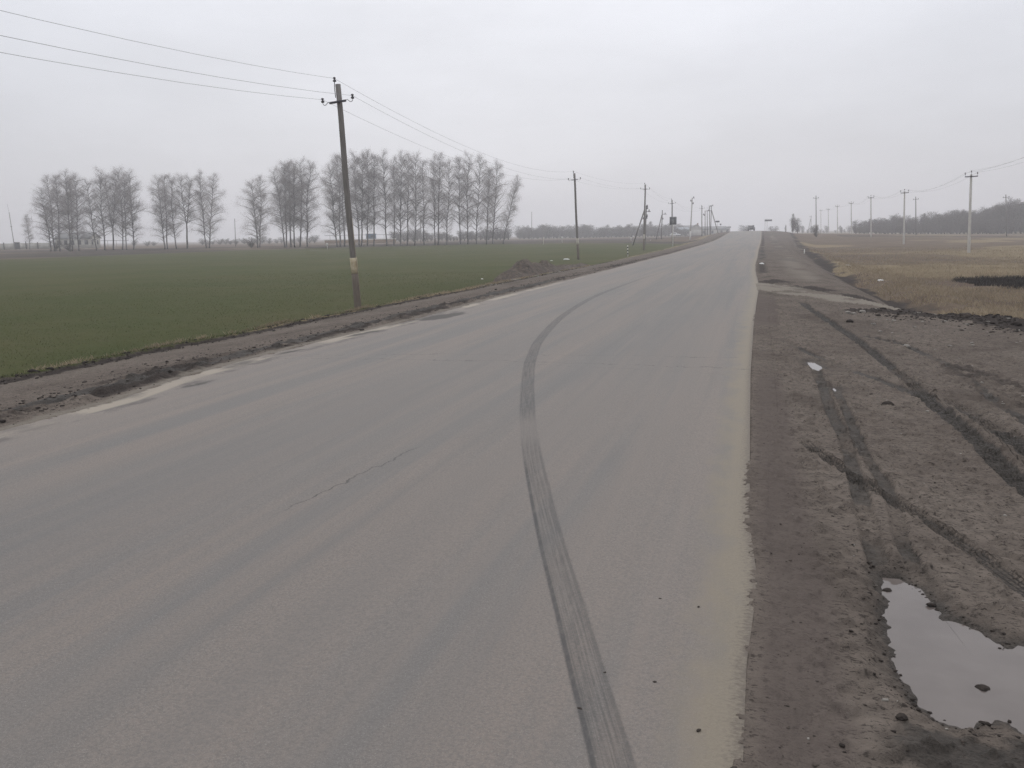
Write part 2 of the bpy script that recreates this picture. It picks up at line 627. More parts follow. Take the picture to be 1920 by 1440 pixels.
for poly_, pz in ((SMALL, -.085), (SMALL2, -.088)):
    d2, _, _ = polyd(GX, GY, np.vstack([poly_, poly_[:1]]), .6)
    s2 = np.where(inpoly(GX, GY, poly_), -d2, d2)+(n2-.5)*.04
    b2 = 1-sstep(-.03, .12, s2)
    Z = np.where(d2 < 90, Z*(1-b2)+b2*(pz-.004-.08*np.clip(-s2, -.1, .2)), Z)
    Z = np.where((d2 < 90) & (s2 > .04), np.maximum(Z, pz+.003), Z)
    wet = np.maximum(wet, (d2 < 90)*np.exp(-np.maximum(s2, 0)/.15)*.5)
dk_, _, _ = polyd(GX, GY, smooth_poly([(.1, 33.5), (1.2, 30.2), (2.0, 27.6), (2.9, 25.2), (3.8, 23.2)]), 3)
soil = np.maximum(soil, (dk_ < 90)*np.exp(-(dk_/np.interp(GX, [0, 1.2, 3.8], [1.1, .7, .35]))**2)*sstep(.25, .5, fbm(GX*1.6, GY*.8, 3, 115))*.8)
# approach ramp: pale worn strip, dark soil ridge beside it
conc, cu, _ = polyd(GX, GY, [(.2, 29.3), (1.0, 27.1), (1.75, 25.2), (2.6, 23.7), (3.4, 22.5), (3.95, 21.0)], 4)
cwid = np.interp(GX, [.2, 1.5, 2.7, 3.5, 4.0], [1.15, .80, .50, .36, .05])
pale = np.maximum(pale, (1-sstep(cwid*.8, cwid*1.15, conc+(n1-.5)*.3))*.9*(conc < 90)*(.45+.55*sstep(.3, .5, fbm(GX*1.5, GY*.9, 3, 109))))
clip_c = (1-sstep(cwid*.8, cwid*1.15, conc))*(conc < 90)
Z = Z+clip_c*.03
ridge, _, _ = polyd(GX, GY, smooth_poly([(2.0, 21.0), (2.9, 20.9), (3.75, 20.3), (4.4, 19.1), (4.9, 17.6), (5.6, 15.2), (6.5, 12.5)]), 3)
rw = np.interp(GX, [2., 3.5, 4.5, 6], [.25, .5, .8, 1.1])
rk = np.exp(-(ridge/rw)**2)*(ridge < 90)
rn = fbm(GX*3.2, GY*2.2, 4, 111)
Z = Z+rk*(.04+.24*np.maximum(0, rn-.33)*np.interp(GX, [2, 4, 6], [.35, .9, 1.5]))
soil = np.maximum(soil, .85*sstep(.15, .75, rk+(n2-.5)*.7)*right*(ridge < 90))
gp, _, _ = polyd(GX, GY, [(2.5, 12.8), (2.75, 11), (2.9, 9.5), (3.1, 8)], 2.)
soil = np.maximum(soil, np.exp(-(gp/.45)**2)*(gp < 90)*sstep(.35, .6, fbm(GX*3, GY*2, 3, 117))*.6)
Z = Z+(gp < 90)*np.exp(-(gp/.4)**2)*np.maximum(0, fbm(GX*9, GY*8, 3, 119)-.45)*.14
# meadow to the right
mb = np.interp(GY, [-50, 0, 12, 18, 21, 25, 30, 45, 64, 133, 240, 500], [9.5, 9.5, 7.2, 5.2, 4.3, 3.9, 3.8, 3.7, 4.0, 5.2, 7., 9.])
md = GX-mb-(n1-.5)*.9-(fbm(GX*3, GY*2, 2, 121)-.5)*.4
meadow = np.where(right, sstep(-.25, .3, md), 0)
meadow = np.where(right, meadow, np.where(RAD > RB+1, sstep(4.8, 6.5, DL), 0))
redd = np.where(right, np.exp(-((md-.1)/.7)**2)*(GY > 24), 0)
soil = np.maximum(soil, redd*.8*sstep(.2, .5, fbm(GX*.9, GY*.25, 3, 125)))
soil = np.maximum(soil, right*np.exp(-((DR-.3)/.35)**2)*sstep(27, 36, GY)*.62*sstep(.2, .5, fbm(GX*1.2, GY*.3, 3, 128)))
pale = np.maximum(pale, right*np.exp(-((DR-1.9)/.8)**2)*sstep(28, 34, GY)*.55*sstep(.3, .6, fbm(GX*.7, GY*.16, 3, 127)))
wet = np.maximum(wet, right*(DR > 0)*(DR < 2.8)*sstep(33, 60, GY)*sstep(.5, .66, fbm(GX*1.1, GY*.12, 3, 129))*.35)
straw = np.maximum(straw, meadow*right*sstep(.45, .66, fbm(GX*.09, GY*.05, 4, 131)+.12*np.exp(-((GY-55)/12)**2)+.1*np.exp(-((GY-30)/8.)**2)))
b1 = inpoly(GX, GY, smooth_poly([(8.6, 43.5), (9.6, 46.5), (12, 48), (16, 47), (16, 38), (12, 36.5), (9.4, 37), (9.0, 40)], 4))*1.
bd_, _, _ = polyd(GX, GY, np.vstack([smooth_poly([(8.6, 43.5), (9.6, 46.5), (12, 48), (16, 47), (16, 38), (12, 36.5), (9.4, 37), (9.0, 40)], 4)]), 3)
bs = np.where(b1 > 0, -bd_, bd_)+(fbm(GX*.9, GY*.6, 3, 133)-.5)*2.2
soil = np.maximum(soil, (bd_ < 90)*(1-sstep(-.7, .6, bs)))
b2_ = np.exp(-(((GX-6.3)/1.4)**2+((GY-24.)/1.2)**2))
soil = np.maximum(soil, right*sstep(.35, .6, b2_+(n1-.5)*.3)*.9)
# ploughed line far across the meadow
soil = np.maximum(soil, (~right)*(RAD > RB+1)*(DL > 5)*(.08+.5*sstep(.3, .6, fbm(GX*.03, GY*.03, 3, 135)))*(1-sstep(60, 200, RAD-RB)*.5))
pl_ = right*np.exp(-((RAD-205-.25*GX)/9.)**2)*(GX > 16)
soil = np.maximum(soil, np.minimum(1, pl_*1.3)*sstep(.3, .52, fbm(GX*.03, GY*.2, 3, 137)))
mid = sstep(12, 40, RAD)*(1-sstep(120, 300, RAD))*np.maximum(crop, meadow)
Z = Z+(meadow*right*(fbm(GX*.8, GY*.8, 3, 141)-.5)*.16+crop*(fbm(GX*.3, GY*.3, 2, 143)-.5)*.10)*sstep(15, 30, RAD)*(1-sstep(150, 400, RAD))
purple = np.maximum(np.exp(-((DR-.2)/.2)**2)*right*sstep(14., 9., GY), right*(DR > -.2)*sstep(.52, .40, DR+(n2-.5)*.2)*sstep(16., 18., GY)*sstep(26, 23.5, GY))

# ------------------------------------------------------------------ ground material
g = NT('soil_and_turf')
o = g.obj
nA = g.noise(.9, 6, .6)
nB = g.noise(9., 5, .62)
nC = g.noise(55., 4, .6)
nD = g.noise(170., 2, .6)
nS = g.noise(14., 4, .6, stretch=(1., .25, 1.))
mud = g.mix(g.map(nA, .3, .7), (.136, .113, .098), (.182, .154, .133))
mud = g.mix(g.map(nB, .35, .75, 0, .7), mud, (.082, .069, .061))
mud = g.mix(g.map(g.noise(24., 4, .7, stretch=(1, .8, 1)), .57, .66, 0, .8), mud, (.046, .040, .036))  # dark crumb spots, also painted shade for the sides of bumps
mud = g.mix(g.map(g.noise(42., 4, .65, stretch=(.65, 1.5, 1)), .565, .615, 0, .85), mud, (.040, .034, .031))  # finer specks, bump shade put into the mud colour with the crumbs
mud = g.mix(g.map(nD, .62, .74, 0, .5), mud, (.25, .23, .205))
mud = g.mix(g.map(g.noise(.55, 5, .65, stretch=(1., .55, 1.)), .50, .66, 0, .62), mud, (.074, .061, .053))
mud = g.mix(g.m_('MULTIPLY', g.map(g.m_('ADD', g.attr('purple'), g.m_('MULTIPLY', g.m_('SUBTRACT', nA, .5), .8)), .25, .85), .7), mud, (.108, .089, .081))


def edge(a, lo=.35, hi=.65, amt=.5, nz_=None):
    return g.map(g.m_('ADD', g.attr(a), g.m_('MULTIPLY', g.m_('SUBTRACT', nz_ or nB, .5), amt)), lo, hi)


pl2 = g.mix(g.map(nC, .35, .7), (.235, .212, .180), (.180, .160, .138))
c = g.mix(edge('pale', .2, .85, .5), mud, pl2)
cropc = g.mix(g.map(g.noise(.12, 5, .6), .35, .68), (.058, .068, .023), (.084, .080, .035))
cropc = g.mix(g.map(g.noise(2.2, 5, .7), .5, .72, 0, .55), cropc, (.100, .082, .052))
cropc = g.mix(g.map(g.noise(26., 3, .7), .42, .66, 0, .75), cropc, (.050, .060, .024))
cropc = g.mix(g.map(g.noise(60., 2, .7), .6, .7, 0, .6), cropc, (.125, .120, .066))
c = g.mix(edge('crop', .3, .7, .5), c, cropc)
mead = g.mix(g.map(g.noise(.16, 6, .62), .35, .65), (.108, .080, .062), (.146, .114, .084))
mead = g.mix(g.map(g.noise(1.6, 6, .7, stretch=(1, .7, 1)), .45, .7, 0, .75), mead, (.098, .074, .056))
mead = g.mix(g.map(g.noise(11., 4, .7), .55, .72, 0, .55), mead, (.215, .175, .115))
c = g.mix(edge('meadow', .3, .7, .5), c, mead)
strw = g.mix(g.map(nC, .35, .65), (.255, .208, .130), (.175, .136, .088))
c = g.mix(g.m_('MULTIPLY', edge('straw', .25, .7, .6), .9), c, strw)
c = g.mix(edge('soil', .25, .7, .55), c, g.mix(g.map(nC, .35, .65), (.036, .031, .029), (.062, .052, .047)))
wetm = edge('wet', .10, .62, .5, nS)
c = g.mix(g.m_('MULTIPLY', wetm, .88), c, g.mix(g.map(nC, .35, .65), (.028, .025, .022), (.052, .045, .040)))
TU, TA = g.attr('tu'), g.attr('ta')
wv_ = g.m_('MULTIPLY', g.m_('SUBTRACT', g.noise(12., 4, .6), .5), .030)
au_ = g.m_('ABSOLUTE', g.m_('ADD', TU, wv_))
inside = g.map(au_, .078, .060)
rib_ = g.map(g.m_('SINE', g.m_('MULTIPLY', g.m_('ADD', TU, g.m_('MULTIPLY', wv_, .25)), 205.)), .35, .85)
lug_ = g.map(g.m_('SINE', g.m_('MULTIPLY', g.m_('ADD', TA, g.m_('MULTIPLY', au_, .6)), 120.)), .15, .7)
tr_ = g.m_('MULTIPLY', inside, g.m_('MAXIMUM', rib_, g.m_('MULTIPLY', lug_, .55)))
tr_ = g.m_('MULTIPLY', tr_, g.m_('MULTIPLY', g.map(TA, .05, .7), g.map(g.noise(5., 4, .6), .36, .56, .15, 1.)))
c = g.mix(g.m_('MULTIPLY', tr_, .62), c, (.022, .019, .017))
hh_ = g.m_('ADD', g.m_('ADD', g.m_('MULTIPLY', nB, .5), g.m_('MULTIPLY', nC, .40)), g.m_('MULTIPLY', nD, .15))
g.bump(g.m_('SUBTRACT', hh_, g.m_('MULTIPLY', tr_, .5)), .9, .035)
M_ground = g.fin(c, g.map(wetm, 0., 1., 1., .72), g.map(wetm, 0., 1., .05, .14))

# ------------------------------------------------------------------ split the sheet into its surfaces
cell = lambda a: a[:-1, :-1]
I = np.arange(NX*NY).reshape(NY, NX)
Q = np.stack([I[:-1, :-1], I[:-1, 1:], I[1:, 1:], I[1:, :-1]], -1).reshape(-1, 4)
cx_, cdl, cmd, ccr = (cell(a).ravel() for a in (GX, DL, md, crop))
crad = cell(RAD-RB).ravel()
reg = np.where(cx_ > -3.5, np.where(cmd > 0, 3, 2), np.where(ccr > .5, 0, np.where((cdl < 6.5), 1, 4)))
VV = np.stack([GX, GY, Z], -1).reshape(-1, 3)
AT = {k: v.ravel() for k, v in dict(wet=wet, pale=pale, soil=soil, crop=crop, meadow=meadow, straw=straw, purple=purple, tu=tu, ta=ta).items()}
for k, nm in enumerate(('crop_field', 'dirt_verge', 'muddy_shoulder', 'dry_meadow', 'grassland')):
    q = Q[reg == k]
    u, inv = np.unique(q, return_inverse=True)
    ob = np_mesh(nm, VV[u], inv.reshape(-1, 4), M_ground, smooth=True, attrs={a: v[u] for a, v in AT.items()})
    tag(ob, kind='structure')


def ground_at(x, y):
    """height of the built ground sheet"""
    i = int(np.clip(np.searchsorted(gx, x)-1, 0, NX-2))
    j = int(np.clip(np.searchsorted(gy, y)-1, 0, NY-2))
    fx = (x-gx[i])/(gx[i+1]-gx[i])
    fy = (y-gy[j])/(gy[j+1]-gy[j])
    return float((Z[j, i]*(1-fx)+Z[j, i+1]*fx)*(1-fy)+(Z[j+1, i]*(1-fx)+Z[j+1, i+1]*fx)*fy)


def ground_v(x, y):
    i = np.clip(np.searchsorted(gx, x)-1, 0, NX-2)
    j = np.clip(np.searchsorted(gy, y)-1, 0, NY-2)
    fx = (x-gx[i])/(gx[i+1]-gx[i])
    fy = (y-gy[j])/(gy[j+1]-gy[j])
    return (Z[j, i]*(1-fx)+Z[j, i+1]*fx)*(1-fy)+(Z[j+1, i]*(1-fx)+Z[j+1, i+1]*fx)*fy, i, j


def on_ground(px, D, dz=0.):
    """ground point in the direction of photo column px at distance D"""
    p = at_d(px, 450, D)
    return np.array([p[0], p[1], ground_at(p[0], p[1])+dz])


# ------------------------------------------------------------------ road
ry = graded([(-60, 1.5, 2., 0), (1.5, 14, .06, 0), (14, 700, .1, .011)])
ru = np.linspace(0, 1, 90)
RU, RY = np.meshgrid(ru, ry)
RX = ledge(RY)+(redge(RY)-ledge(RY))*RU
lx, rx_ = RX-ledge(RY), redge(RY)-RX
RZ = road_z(RY.ravel()).reshape(RY.shape)+.035*np.clip(1-np.abs((RU-.5)*2)**1.6, 0, 1)+(fbm(RX*.35, RY*.25, 2, 151)-.5)*.016*np.clip(np.minimum(lx, rx_), 0, 1)
SKP = [(1260, 503), (1200, 524), (1150, 542), (1108, 560), (1059, 590), (1016, 633), (996, 673), (990, 713), (989, 774), (996, 840), (1008, 902), (1034, 1012), (1070, 1140), (1100, 1250), (1152, 1434)]
SKW = [at_z(px, py, .025)[:2] for px, py in SKP]
SK = smooth_poly([(-5.2, 62)]+[tuple(p) for p in SKW]+[(-.27, 2.1)], 6)
skd, sku, _ = polyd(RX, RY, SK, 1.5)
sku = np.clip(sku, -1.5, 1.5)
sku = np.where(skd > 90, np.where(RX > np.interp(RY, SK[::-1, 1], SK[::-1, 0]), 1.5, -1.5), sku)
mudb = np.zeros_like(RX)
for ex, ey, rx0, ry0, k0 in ((-6.55, 17.9, .38, 1.3, 1.), (-6.85, 14.6, .16, 1.1, .8), (-6.9, 11.9, .14, .8, .75), (-6.45, 9.0, .16, .9, .6), (-6.8, 21.5, .12, .9, .6)):
    mudb = np.maximum(mudb, k0*np.exp(-((RX-ex-.1*(RY-ey))/rx0)**2-((RY-ey)/ry0)**2))
# one surface: side of the curve from lateral position, distance from the curve
r = NT('worn_asphalt')
X, Y, _z = r.xyz()
bands = r.noise(1.0, 5, .6, stretch=(1.3, .05, 1.))
fine = r.noise(75., 4, .7)
grit = r.noise(240., 2, .6)
big = r.noise(.35, 5, .6)
c = r.mix(r.map(bands, .40, .60), (.158, .149, .144), (.212, .179, .158))
c = r.mix(r.map(big, .35, .7, 0, .4), c, (.190, .172, .158))
c = r.mix(r.map(fine, .35, .68, 0, .65), c, (.116, .109, .104))
c = r.mix(r.map(grit, .57, .68, 0, .6), c, (.30, .285, .27))
c = r.mix(r.map(grit, .36, .27, 0, .6), c, (.07, .068, .066))
st2 = r.noise(1., 4, .6, stretch=(5.5, .06, 1.))
c = r.mix(r.map(st2, .52, .68, 0, .30), c, (.212, .181, .160))
c = r.mix(r.map(st2, .48, .32, 0, .22), c, (.122, .118, .116))
# grey polished wheel paths
wp = r.noise(.8, 3, .5, stretch=(.8, .03, 1.))
c = r.mix(r.map(wp, .5, .66, 0, .35), c, (.140, .136, .134))
# dust of the shoulders at both edges
er, el = r.attr('er'), r.attr('el')
nE = r.noise(3.2, 6, .65, stretch=(1., .6, 1.))
nF = r.noise(30., 4, .7)
dr_ = r.map(r.m_('ADD', er, r.m_('ADD', r.m_('MULTIPLY', r.m_('SUBTRACT', nE, .5), .5), r.m_('MULTIPLY', r.m_('SUBTRACT', nF, .5), .12))),   .36, .05)
c = r.mix(r.m_('MULTIPLY', dr_, .8), c, r.mix(r.map(fine, .3, .7), (.198, .168, .126), (.242, .207, .158)))
dl_ = r.map(r.m_('ADD', el, r.m_('MULTIPLY', r.m_('SUBTRACT', nE, .5), .7)), .62, .05)
c = r.mix(r.m_('MULTIPLY', dl_, .8), c, r.mix(r.map(fine, .3, .7), (.230, .200, .172), (.175, .150, .134)))
sm_ = r.map(r.m_('ADD', er, r.m_('MULTIPLY', r.m_('SUBTRACT', r.noise(34., 5, .7, stretch=(1., 1.6, 1.)), .5), .30)), .075, -.03)
c = r.mix(r.m_('MULTIPLY', sm_, .8), c, (.100, .082, .072))
kb = r.m_('MULTIPLY', r.map(r.m_('ABSOLUTE', r.m_('SUBTRACT', el, .14)), .17, .09), r.map(r.m_('ADD', r.noise(.45, 3, .5, stretch=(.1, 1., 1.)), r.m_('MULTIPLY', nF, .15)), .48, .58))
c = r.mix(r.m_('MULTIPLY', kb, r.map(Y, 40., 24., 0., .9)), c, (.300, .262, .215))
kd = r.m_('MULTIPLY', r.map(r.m_('ABSOLUTE', r.m_('SUBTRACT', el, .36)), .12, .03), r.map(nE, .45, .62))
c = r.mix(r.m_('MULTIPLY', kd, r.map(Y, 30., 18., 0., .7)), c, (.085, .074, .070))
# mud carried onto the left edge
ml_ = r.m_('MULTIPLY', r.map(r.m_('ADD', el, r.m_('MULTIPLY', r.m_('SUBTRACT', r.noise(.9, 5, .65, stretch=(1., .35, 1.)), .5), 3.2)), .15, -.35), r.map(Y, 60., 8., 0., .9))
c = r.mix(ml_, c, (.080, .071, .066))
# the widened worn apron
ap = r.m_('MULTIPLY', r.map(X, -.55, .05), r.m_('MULTIPLY', r.map(Y, 15., 20.), r.map(Y, 36., 27.)))
c = r.mix(r.m_('MULTIPLY', ap, .35), c, (.225, .198, .165))
mbn = r.map(r.m_('ADD', r.attr('mudb'), r.m_('MULTIPLY', r.m_('SUBTRACT', nE, .5), .8)), .42, .70)
c = r.mix(r.m_('MULTIPLY', mbn, .9), c, (.045, .040, .037))
# rubber of the skid: two edge lines and a grey body, broken where the wheel skipped
U = r.attr('sku')
nK = r.noise(26., 3, .6, stretch=(1., .25, 1.))
au = r.m_('ABSOLUTE', U)
body = r.map(r.m_('ADD', au, r.m_('MULTIPLY', r.m_('SUBTRACT', nK, .5), .03)),   .086, .066)
rib = r.noise(1., 1, .5, vec=None)
cx3 = r.t.nodes.new('ShaderNodeCombineXYZ')
r.L(r.m_('MULTIPLY', U, 95.), cx3.inputs[0])
r.L(r.m_('MULTIPLY', Y, 1.1), cx3.inputs[1])
st_ = r.map(r.noise(1., 4, .65, vec=cx3.outputs[0]), .35, .65, -1.6, 1.6)
lineL = r.map(r.m_('ABSOLUTE', r.m_('SUBTRACT', U, -.063)), .019, .005)
lineR = r.map(r.m_('ABSOLUTE', r.m_('SUBTRACT', U, .063)), .016, .005)
gap = r.map(r.m_('ABSOLUTE', r.m_('SUBTRACT', Y, 7.3)), .15, .85, .30, 1.)
fade = r.map(Y, 46., 16., 0., 1.)
far_k = r.map(Y, 6.2, 6.9)           # beyond the gap the mark is even
bodyK = r.m_('MULTIPLY', body, r.m_('ADD', r.m_('MULTIPLY', far_k, .16), r.m_('ADD', .34, r.m_('MULTIPLY', st_, .13))))
lin = r.m_('MAXIMUM', r.m_('MULTIPLY', lineL, r.map(Y, 6.6, 5.9, .35, .8)), r.m_('MULTIPLY', lineR, .5))
K = r.m_('MAXIMUM', bodyK, lin)
K = r.m_('MULTIPLY', K, r.m_('MULTIPLY', gap, r.m_('MULTIPLY', fade, r.map(nK, .25, .6, .65, 1.))), clamp=True)
c = r.mix(K, c, (.045, .045, .047))
# cracks
wob = r.noise(2.2, 5, .7)
for y0, sl_, w_, amt in ((11.35, .0, .016, .55), (12.35, .10, .014, .5), (10.8, -.12, .010, .3), (24.5, .02, .03, .35), (38., .03, .04, .3)):
    dd = r.m_('ABSOLUTE', r.m_('SUBTRACT', r.m_('ADD', Y, r.m_('MULTIPLY', r.m_('SUBTRACT', wob, .5), .55)), r.m_('ADD', y0, r.m_('MULTIPLY', X, sl_))))
    c = r.mix(r.m_('MULTIPLY', r.map(dd, w_, w_*.2), r.map(nE, .36, .5, 0., amt)), c, (.05, .048, .046))
dd = r.m_('ABSOLUTE', r.m_('SUBTRACT', r.m_('ADD', X, r.m_('MULTIPLY', r.m_('SUBTRACT', r.noise(4., 6, .75), .5), .22)), r.m_('ADD', -3.45, r.m_('MULTIPLY', Y, .13))))
c = r.mix(r.m_('MULTIPLY', r.map(dd, .010, .003), r.m_('MULTIPLY', r.map(Y, 4.6, 5.0, 0., .8), r.map(Y, 6.6, 6.2))), c, (.05, .048, .046))
r.bump(r.m_('ADD', fine, r.m_('MULTIPLY', grit, .5)), .45, .008)
M_road = r.fin(c, .82, .35)
IR = np.arange(RX.size).reshape(RX.shape)
QR = np.stack([IR[:-1, :-1], IR[:-1, 1:], IR[1:, 1:], IR[1:, :-1]], -1).reshape(-1, 4)
road = np_mesh('road', np.stack([RX, RY, RZ], -1).reshape(-1, 3), QR, M_road, smooth=True, attrs={'sku': sku.ravel(), 'er': rx_.ravel(), 'el': lx.ravel(), 'mudb': mudb.ravel()})
tag(road, kind='structure')

# ------------------------------------------------------------------ puddles
pw = NT('muddy_water')
M_water = pw.fin(pw.mix(pw.map(pw.noise(3., 3), .3, .7), (.120, .102, .095), (.142, .122, .114)), .05, .5)
pw.b.inputs['IOR'].default_value = 1.33
pw.bump(pw.noise(9., 2, .5), .04, .01)
for nm, poly_, pz, lab in (('puddle', PUDDLE, PZ, 0), ('puddle', SMALL, -.085, 0), ('puddle', SMALL2, -.088, 0)):
    c0 = poly_.mean(0)
    P2 = c0+(poly_-c0)*1.0
    nrm = P2-c0
    P2 = P2+nrm/np.linalg.norm(nrm, axis=1)[:, None]*(.16 if poly_ is PUDDLE else .05 if poly_ is SMALL else .0)
    n = len(P2)
    V = np.vstack([np.c_[P2, np.full(n, pz)], [[*c0, pz]]])
    tag(np_mesh(nm, V, np.array([(i, (i+1) % n, n) for i in range(n)]), M_water, smooth=True), kind='structure')

# ------------------------------------------------------------------ object materials
M_wood = plain('weathered_pole_wood', (.225, .208, .196), (.150, .138, .130), 5., .9, (6., 6., .5))
M_stub = plain('weathered_pole_foot', (.190, .158, .130), (.140, .115, .096), 6., .9, (4., 4., .6))
M_conc = plain('pole_concrete', (.50, .48, .45), (.40, .38, .355), 4., .9, (3., 3., .5))
M_whitew = plain('whitewash', (.60, .57, .52), (.42, .37, .31), 6., .9)
M_yellow = plain('worn_yellow_paint', (.56, .49, .36), (.36, .28, .17), 5., .9)
M_steel = plain('dark_steel', (.028, .028, .045), (.045, .042, .055), 8., .6, spec=.4)
M_ins = plain('insulator_glaze', (.030, .026, .038), (.050, .042, .050), 10., .3, spec=.5)
M_wire = plain('aluminium_wire', (.20, .20, .21), (.26, .26, .27), 3., .7)
M_rod = plain('pale_rod', (.36, .32, .26), (.28, .24, .19), 5., .8)
M_white = plain('white_paint', (.74, .73, .71), (.58, .56, .53), 8., .7)
M_black = plain('black_paint', (.02, .02, .02), (.035, .033, .03), 8., .7)
M_bark = plain('birch_bark', (.21, .20, .195), (.038, .034, .033), 2.2, .9, (2., 2., .8))
M_twig = plain('bare_twigs', (.335, .298, .292), (.24, .212, .212), .5, .95)
M_bark2 = plain('dark_bark', (.085, .073, .063), (.055, .048, .043), 2., .95)
M_twig2 = plain('thicket_twigs', (.112, .092, .080), (.070, .060, .055), .3, .95)
M_back = plain('sign_back', (.105, .115, .120), (.085, .093, .098), 3., .6)
M_straw = plain('dry_straw', (.40, .325, .230), (.25, .20, .140), .35, .95)
M_sprout = plain('green_sprouts', (.074, .094, .032), (.104, .104, .044), .5, .9)
M_clod = plain('dark_clod', (.052, .044, .039), (.034, .029, .027), 20., 1., spec=.06)
M_clodL = plain('brown_clod', (.095, .079, .069), (.060, .051, .045), 20., 1., spec=.06)
M_peb = plain('pale_pebble', (.30, .28, .25), (.19, .175, .16), 15., .9)


def T3(o):
    """matrix of an unparented object from its own transform"""
    return Matrix.LocRotScale(o.location, o.rotation_euler.to_quaternion() if o.rotation_mode != 'QUATERNION' else o.rotation_quaternion, o.scale)


def stand(o, base, top, across=(1., 0., 0.)):
    """turn a pole so its z axis runs from base to top and its x axis lies across the line"""
    z = Vector(top)-Vector(base)
    h = z.length
    z.normalize()
    x = Vector(across)
    x = (x-z*x.dot(z)).normalized()
    y = z.cross(x)
    o.rotation_mode = 'QUATERNION'
    o.rotation_quaternion = Matrix((x, y, z)).transposed().to_quaternion()
    return h


INS = [(.018, -.03), (.045, -.02), (.062, .0), (.060, .03), (.030, .05), (.028, .075), (.050, .09), (.052, .115), (.03, .135), (.001, .14)]


def insulator(par, x, z, k=1., mat=None):
    return MB().lathe([(r_*k, q*k) for r_, q in INS], 9, (x, 0, z)).build('insulator', mat or M_ins, par, True)


def wood_pole(base, top, label, group='poles of the power line along the field', band=True, across=(1, 0, 0), k=1., stub=True, rod=False, tilt=0., bmat=None):
    o = empty('utility_pole', base, label, 'utility pole', group)
    h = stand(o, base, top, across)
    n = 9
    zz = np.linspace(-.4, h, n)
    pts = np.c_[.012*np.sin(zz*1.1), .012*np.cos(zz*.9), zz]
    MB().tube(pts, np.interp(zz, [0, h], [.118, .092])*k, 12).build('shaft', M_wood, o, True)
    if stub:
        zs = np.linspace(-.3, min(1.55, h*.2), 4)
        MB().tube(np.c_[.012*np.sin(zs*1.1)+.0, .012*np.cos(zs*.9)-.0, zs], .124*k, 12).build('foot_casing', M_stub, o, True)
    if band:
        zb = np.linspace(min(1.5, h*.18), min(2.1, h*.25), 4)
        MB().tube(np.c_[.012*np.sin(zb*1.1), .012*np.cos(zb*.9), zb], .130*k, 14).build('painted_band', bmat or M_whitew, o, True)
    if rod:
        MB().tube([(.16, -.02, -.1), (.155, -.02, 1.2), (.125, -.05, 2.3), (.118, -.05, 3.4)], .011, 6).build('grounding_rod', M_rod, o, True)
    za = h-.60
    t = math.tan(tilt)
    a = MB()
    a.prism([(-.31, za-.035-.31*t), (.31, za-.035+.31*t), (.31, za+.035+.31*t), (-.31, za+.035-.31*t)], -.135*k, -.085*k)
    a.prism([(-.31, za-.035-.31*t), (.31, za-.035+.31*t), (.31, za-.028+.31*t), (-.31, za-.028-.31*t)], -.185*k, -.135*k)
    a.build('crossarm', M_steel, o)
    pts = {}
    for s in (-1, 1):
        zo = za+s*.31*t
        ph = [(s*.30, -.11, zo), (s*.36, -.11, zo+.035), (s*.42, -.11, zo-.01), (s*.47, -.11, zo-.055), (s*.53, -.11, zo-.05), (s*.57, -.11, zo+.0), (s*.57, -.11, zo+.05)]
        hk = MB().tube(ph, .011, 6).build('hook', M_steel, o, True)
        io = insulator(hk, s*.57, zo+.06)
        for v in io.data.vertices:
            v.co.y -= .11
        pts['R' if s > 0 else 'L'] = (s*.57, -.11, zo+.14)
    pin = MB().tube([(-.075, -.09, h-.45), (-.085, -.09, h-.1), (-.07, -.07, h+.12)], .013, 6).build('top_pin', M_steel, o, True)
    io = insulator(pin, -.07, h+.10)
    for v in io.data.vertices:
        v.co.y -= .07
    pts['T'] = (-.07, -.07, h+.19)
    M = T3(o)
    return o, {q: np.array(M @ Vector(v)) for q, v in pts.items()}


def px_pole(xb, xt, yt, D, dtop=0.):
    b = on_ground(xb, D)
    return b, at_d(xt, yt, math.hypot(b[0], b[1])+dtop)


LP = []
b0 = np.array([-13.3, -25., ground_at(-13.3, -25.)])
LP.append(wood_pole(b0, b0+[0, 0, 7.9], 'wooden pole standing by the field behind the camera', None)[1])
for (xb, xt, yt, D, lab, kw) in (
        (665, 633, 158, 32.6, 'tall leaning grey pole nearest the camera, pale painted band near its foot', dict(rod=True, tilt=.05, bmat=M_yellow)),
        (1084, 1077, 325, 86, 'second pole of the field line, leaning left behind the earth heap', dict()),
        (1207, 1210, 346, 121, 'third pole of the field line, beside the braced service pole', dict()),
        (1261, 1260, 375, 158, 'fourth pole of the field line, rising behind the grey sign back', dict()),
        (1316, 1316, 386, 216, 'dark upright pole of the field line left of the paired thin poles', dict(stub=False, band=False)),
        (1331, 1330, 386, 256, 'farthest pole of the field line just before the road crest', dict(stub=False, band=False))):
    b, t = px_pole(xb, xt, yt, D)
    LP.append(wood_pole(b, t, lab, **kw)[1])


def wire(name, pts, sag, label, group, rad=.0045):
    P = []
    for a, b in zip(pts[:-1], pts[1:]):
        a, b = np.array(a), np.array(b)
        L = np.linalg.norm(b-a)
        n = 20
        for i in range(n):
            t = i/n
            q = a+(b-a)*t
            q[2] -= sag*(1.35 if a[1] < 0 else 1.)*(L/50.)**2*4*t*(1-t)
            P.append(q)
    P.append(np.array(pts[-1]))
    o = MB().tube(P, rad, 5).build(name, M_wire, None, True)
    return tag(o, label, 'wire', group)


for k, lab in (('T', 'topmost wire of the field line, running over the pole tops'), ('L', 'field-side wire of the field line, on the left crossarm ends'), ('R', 'road-side wire of the field line, on the right crossarm ends')):
    wire('overhead_wire', [p[k] for p in LP], .85, lab, 'wires of the field line')


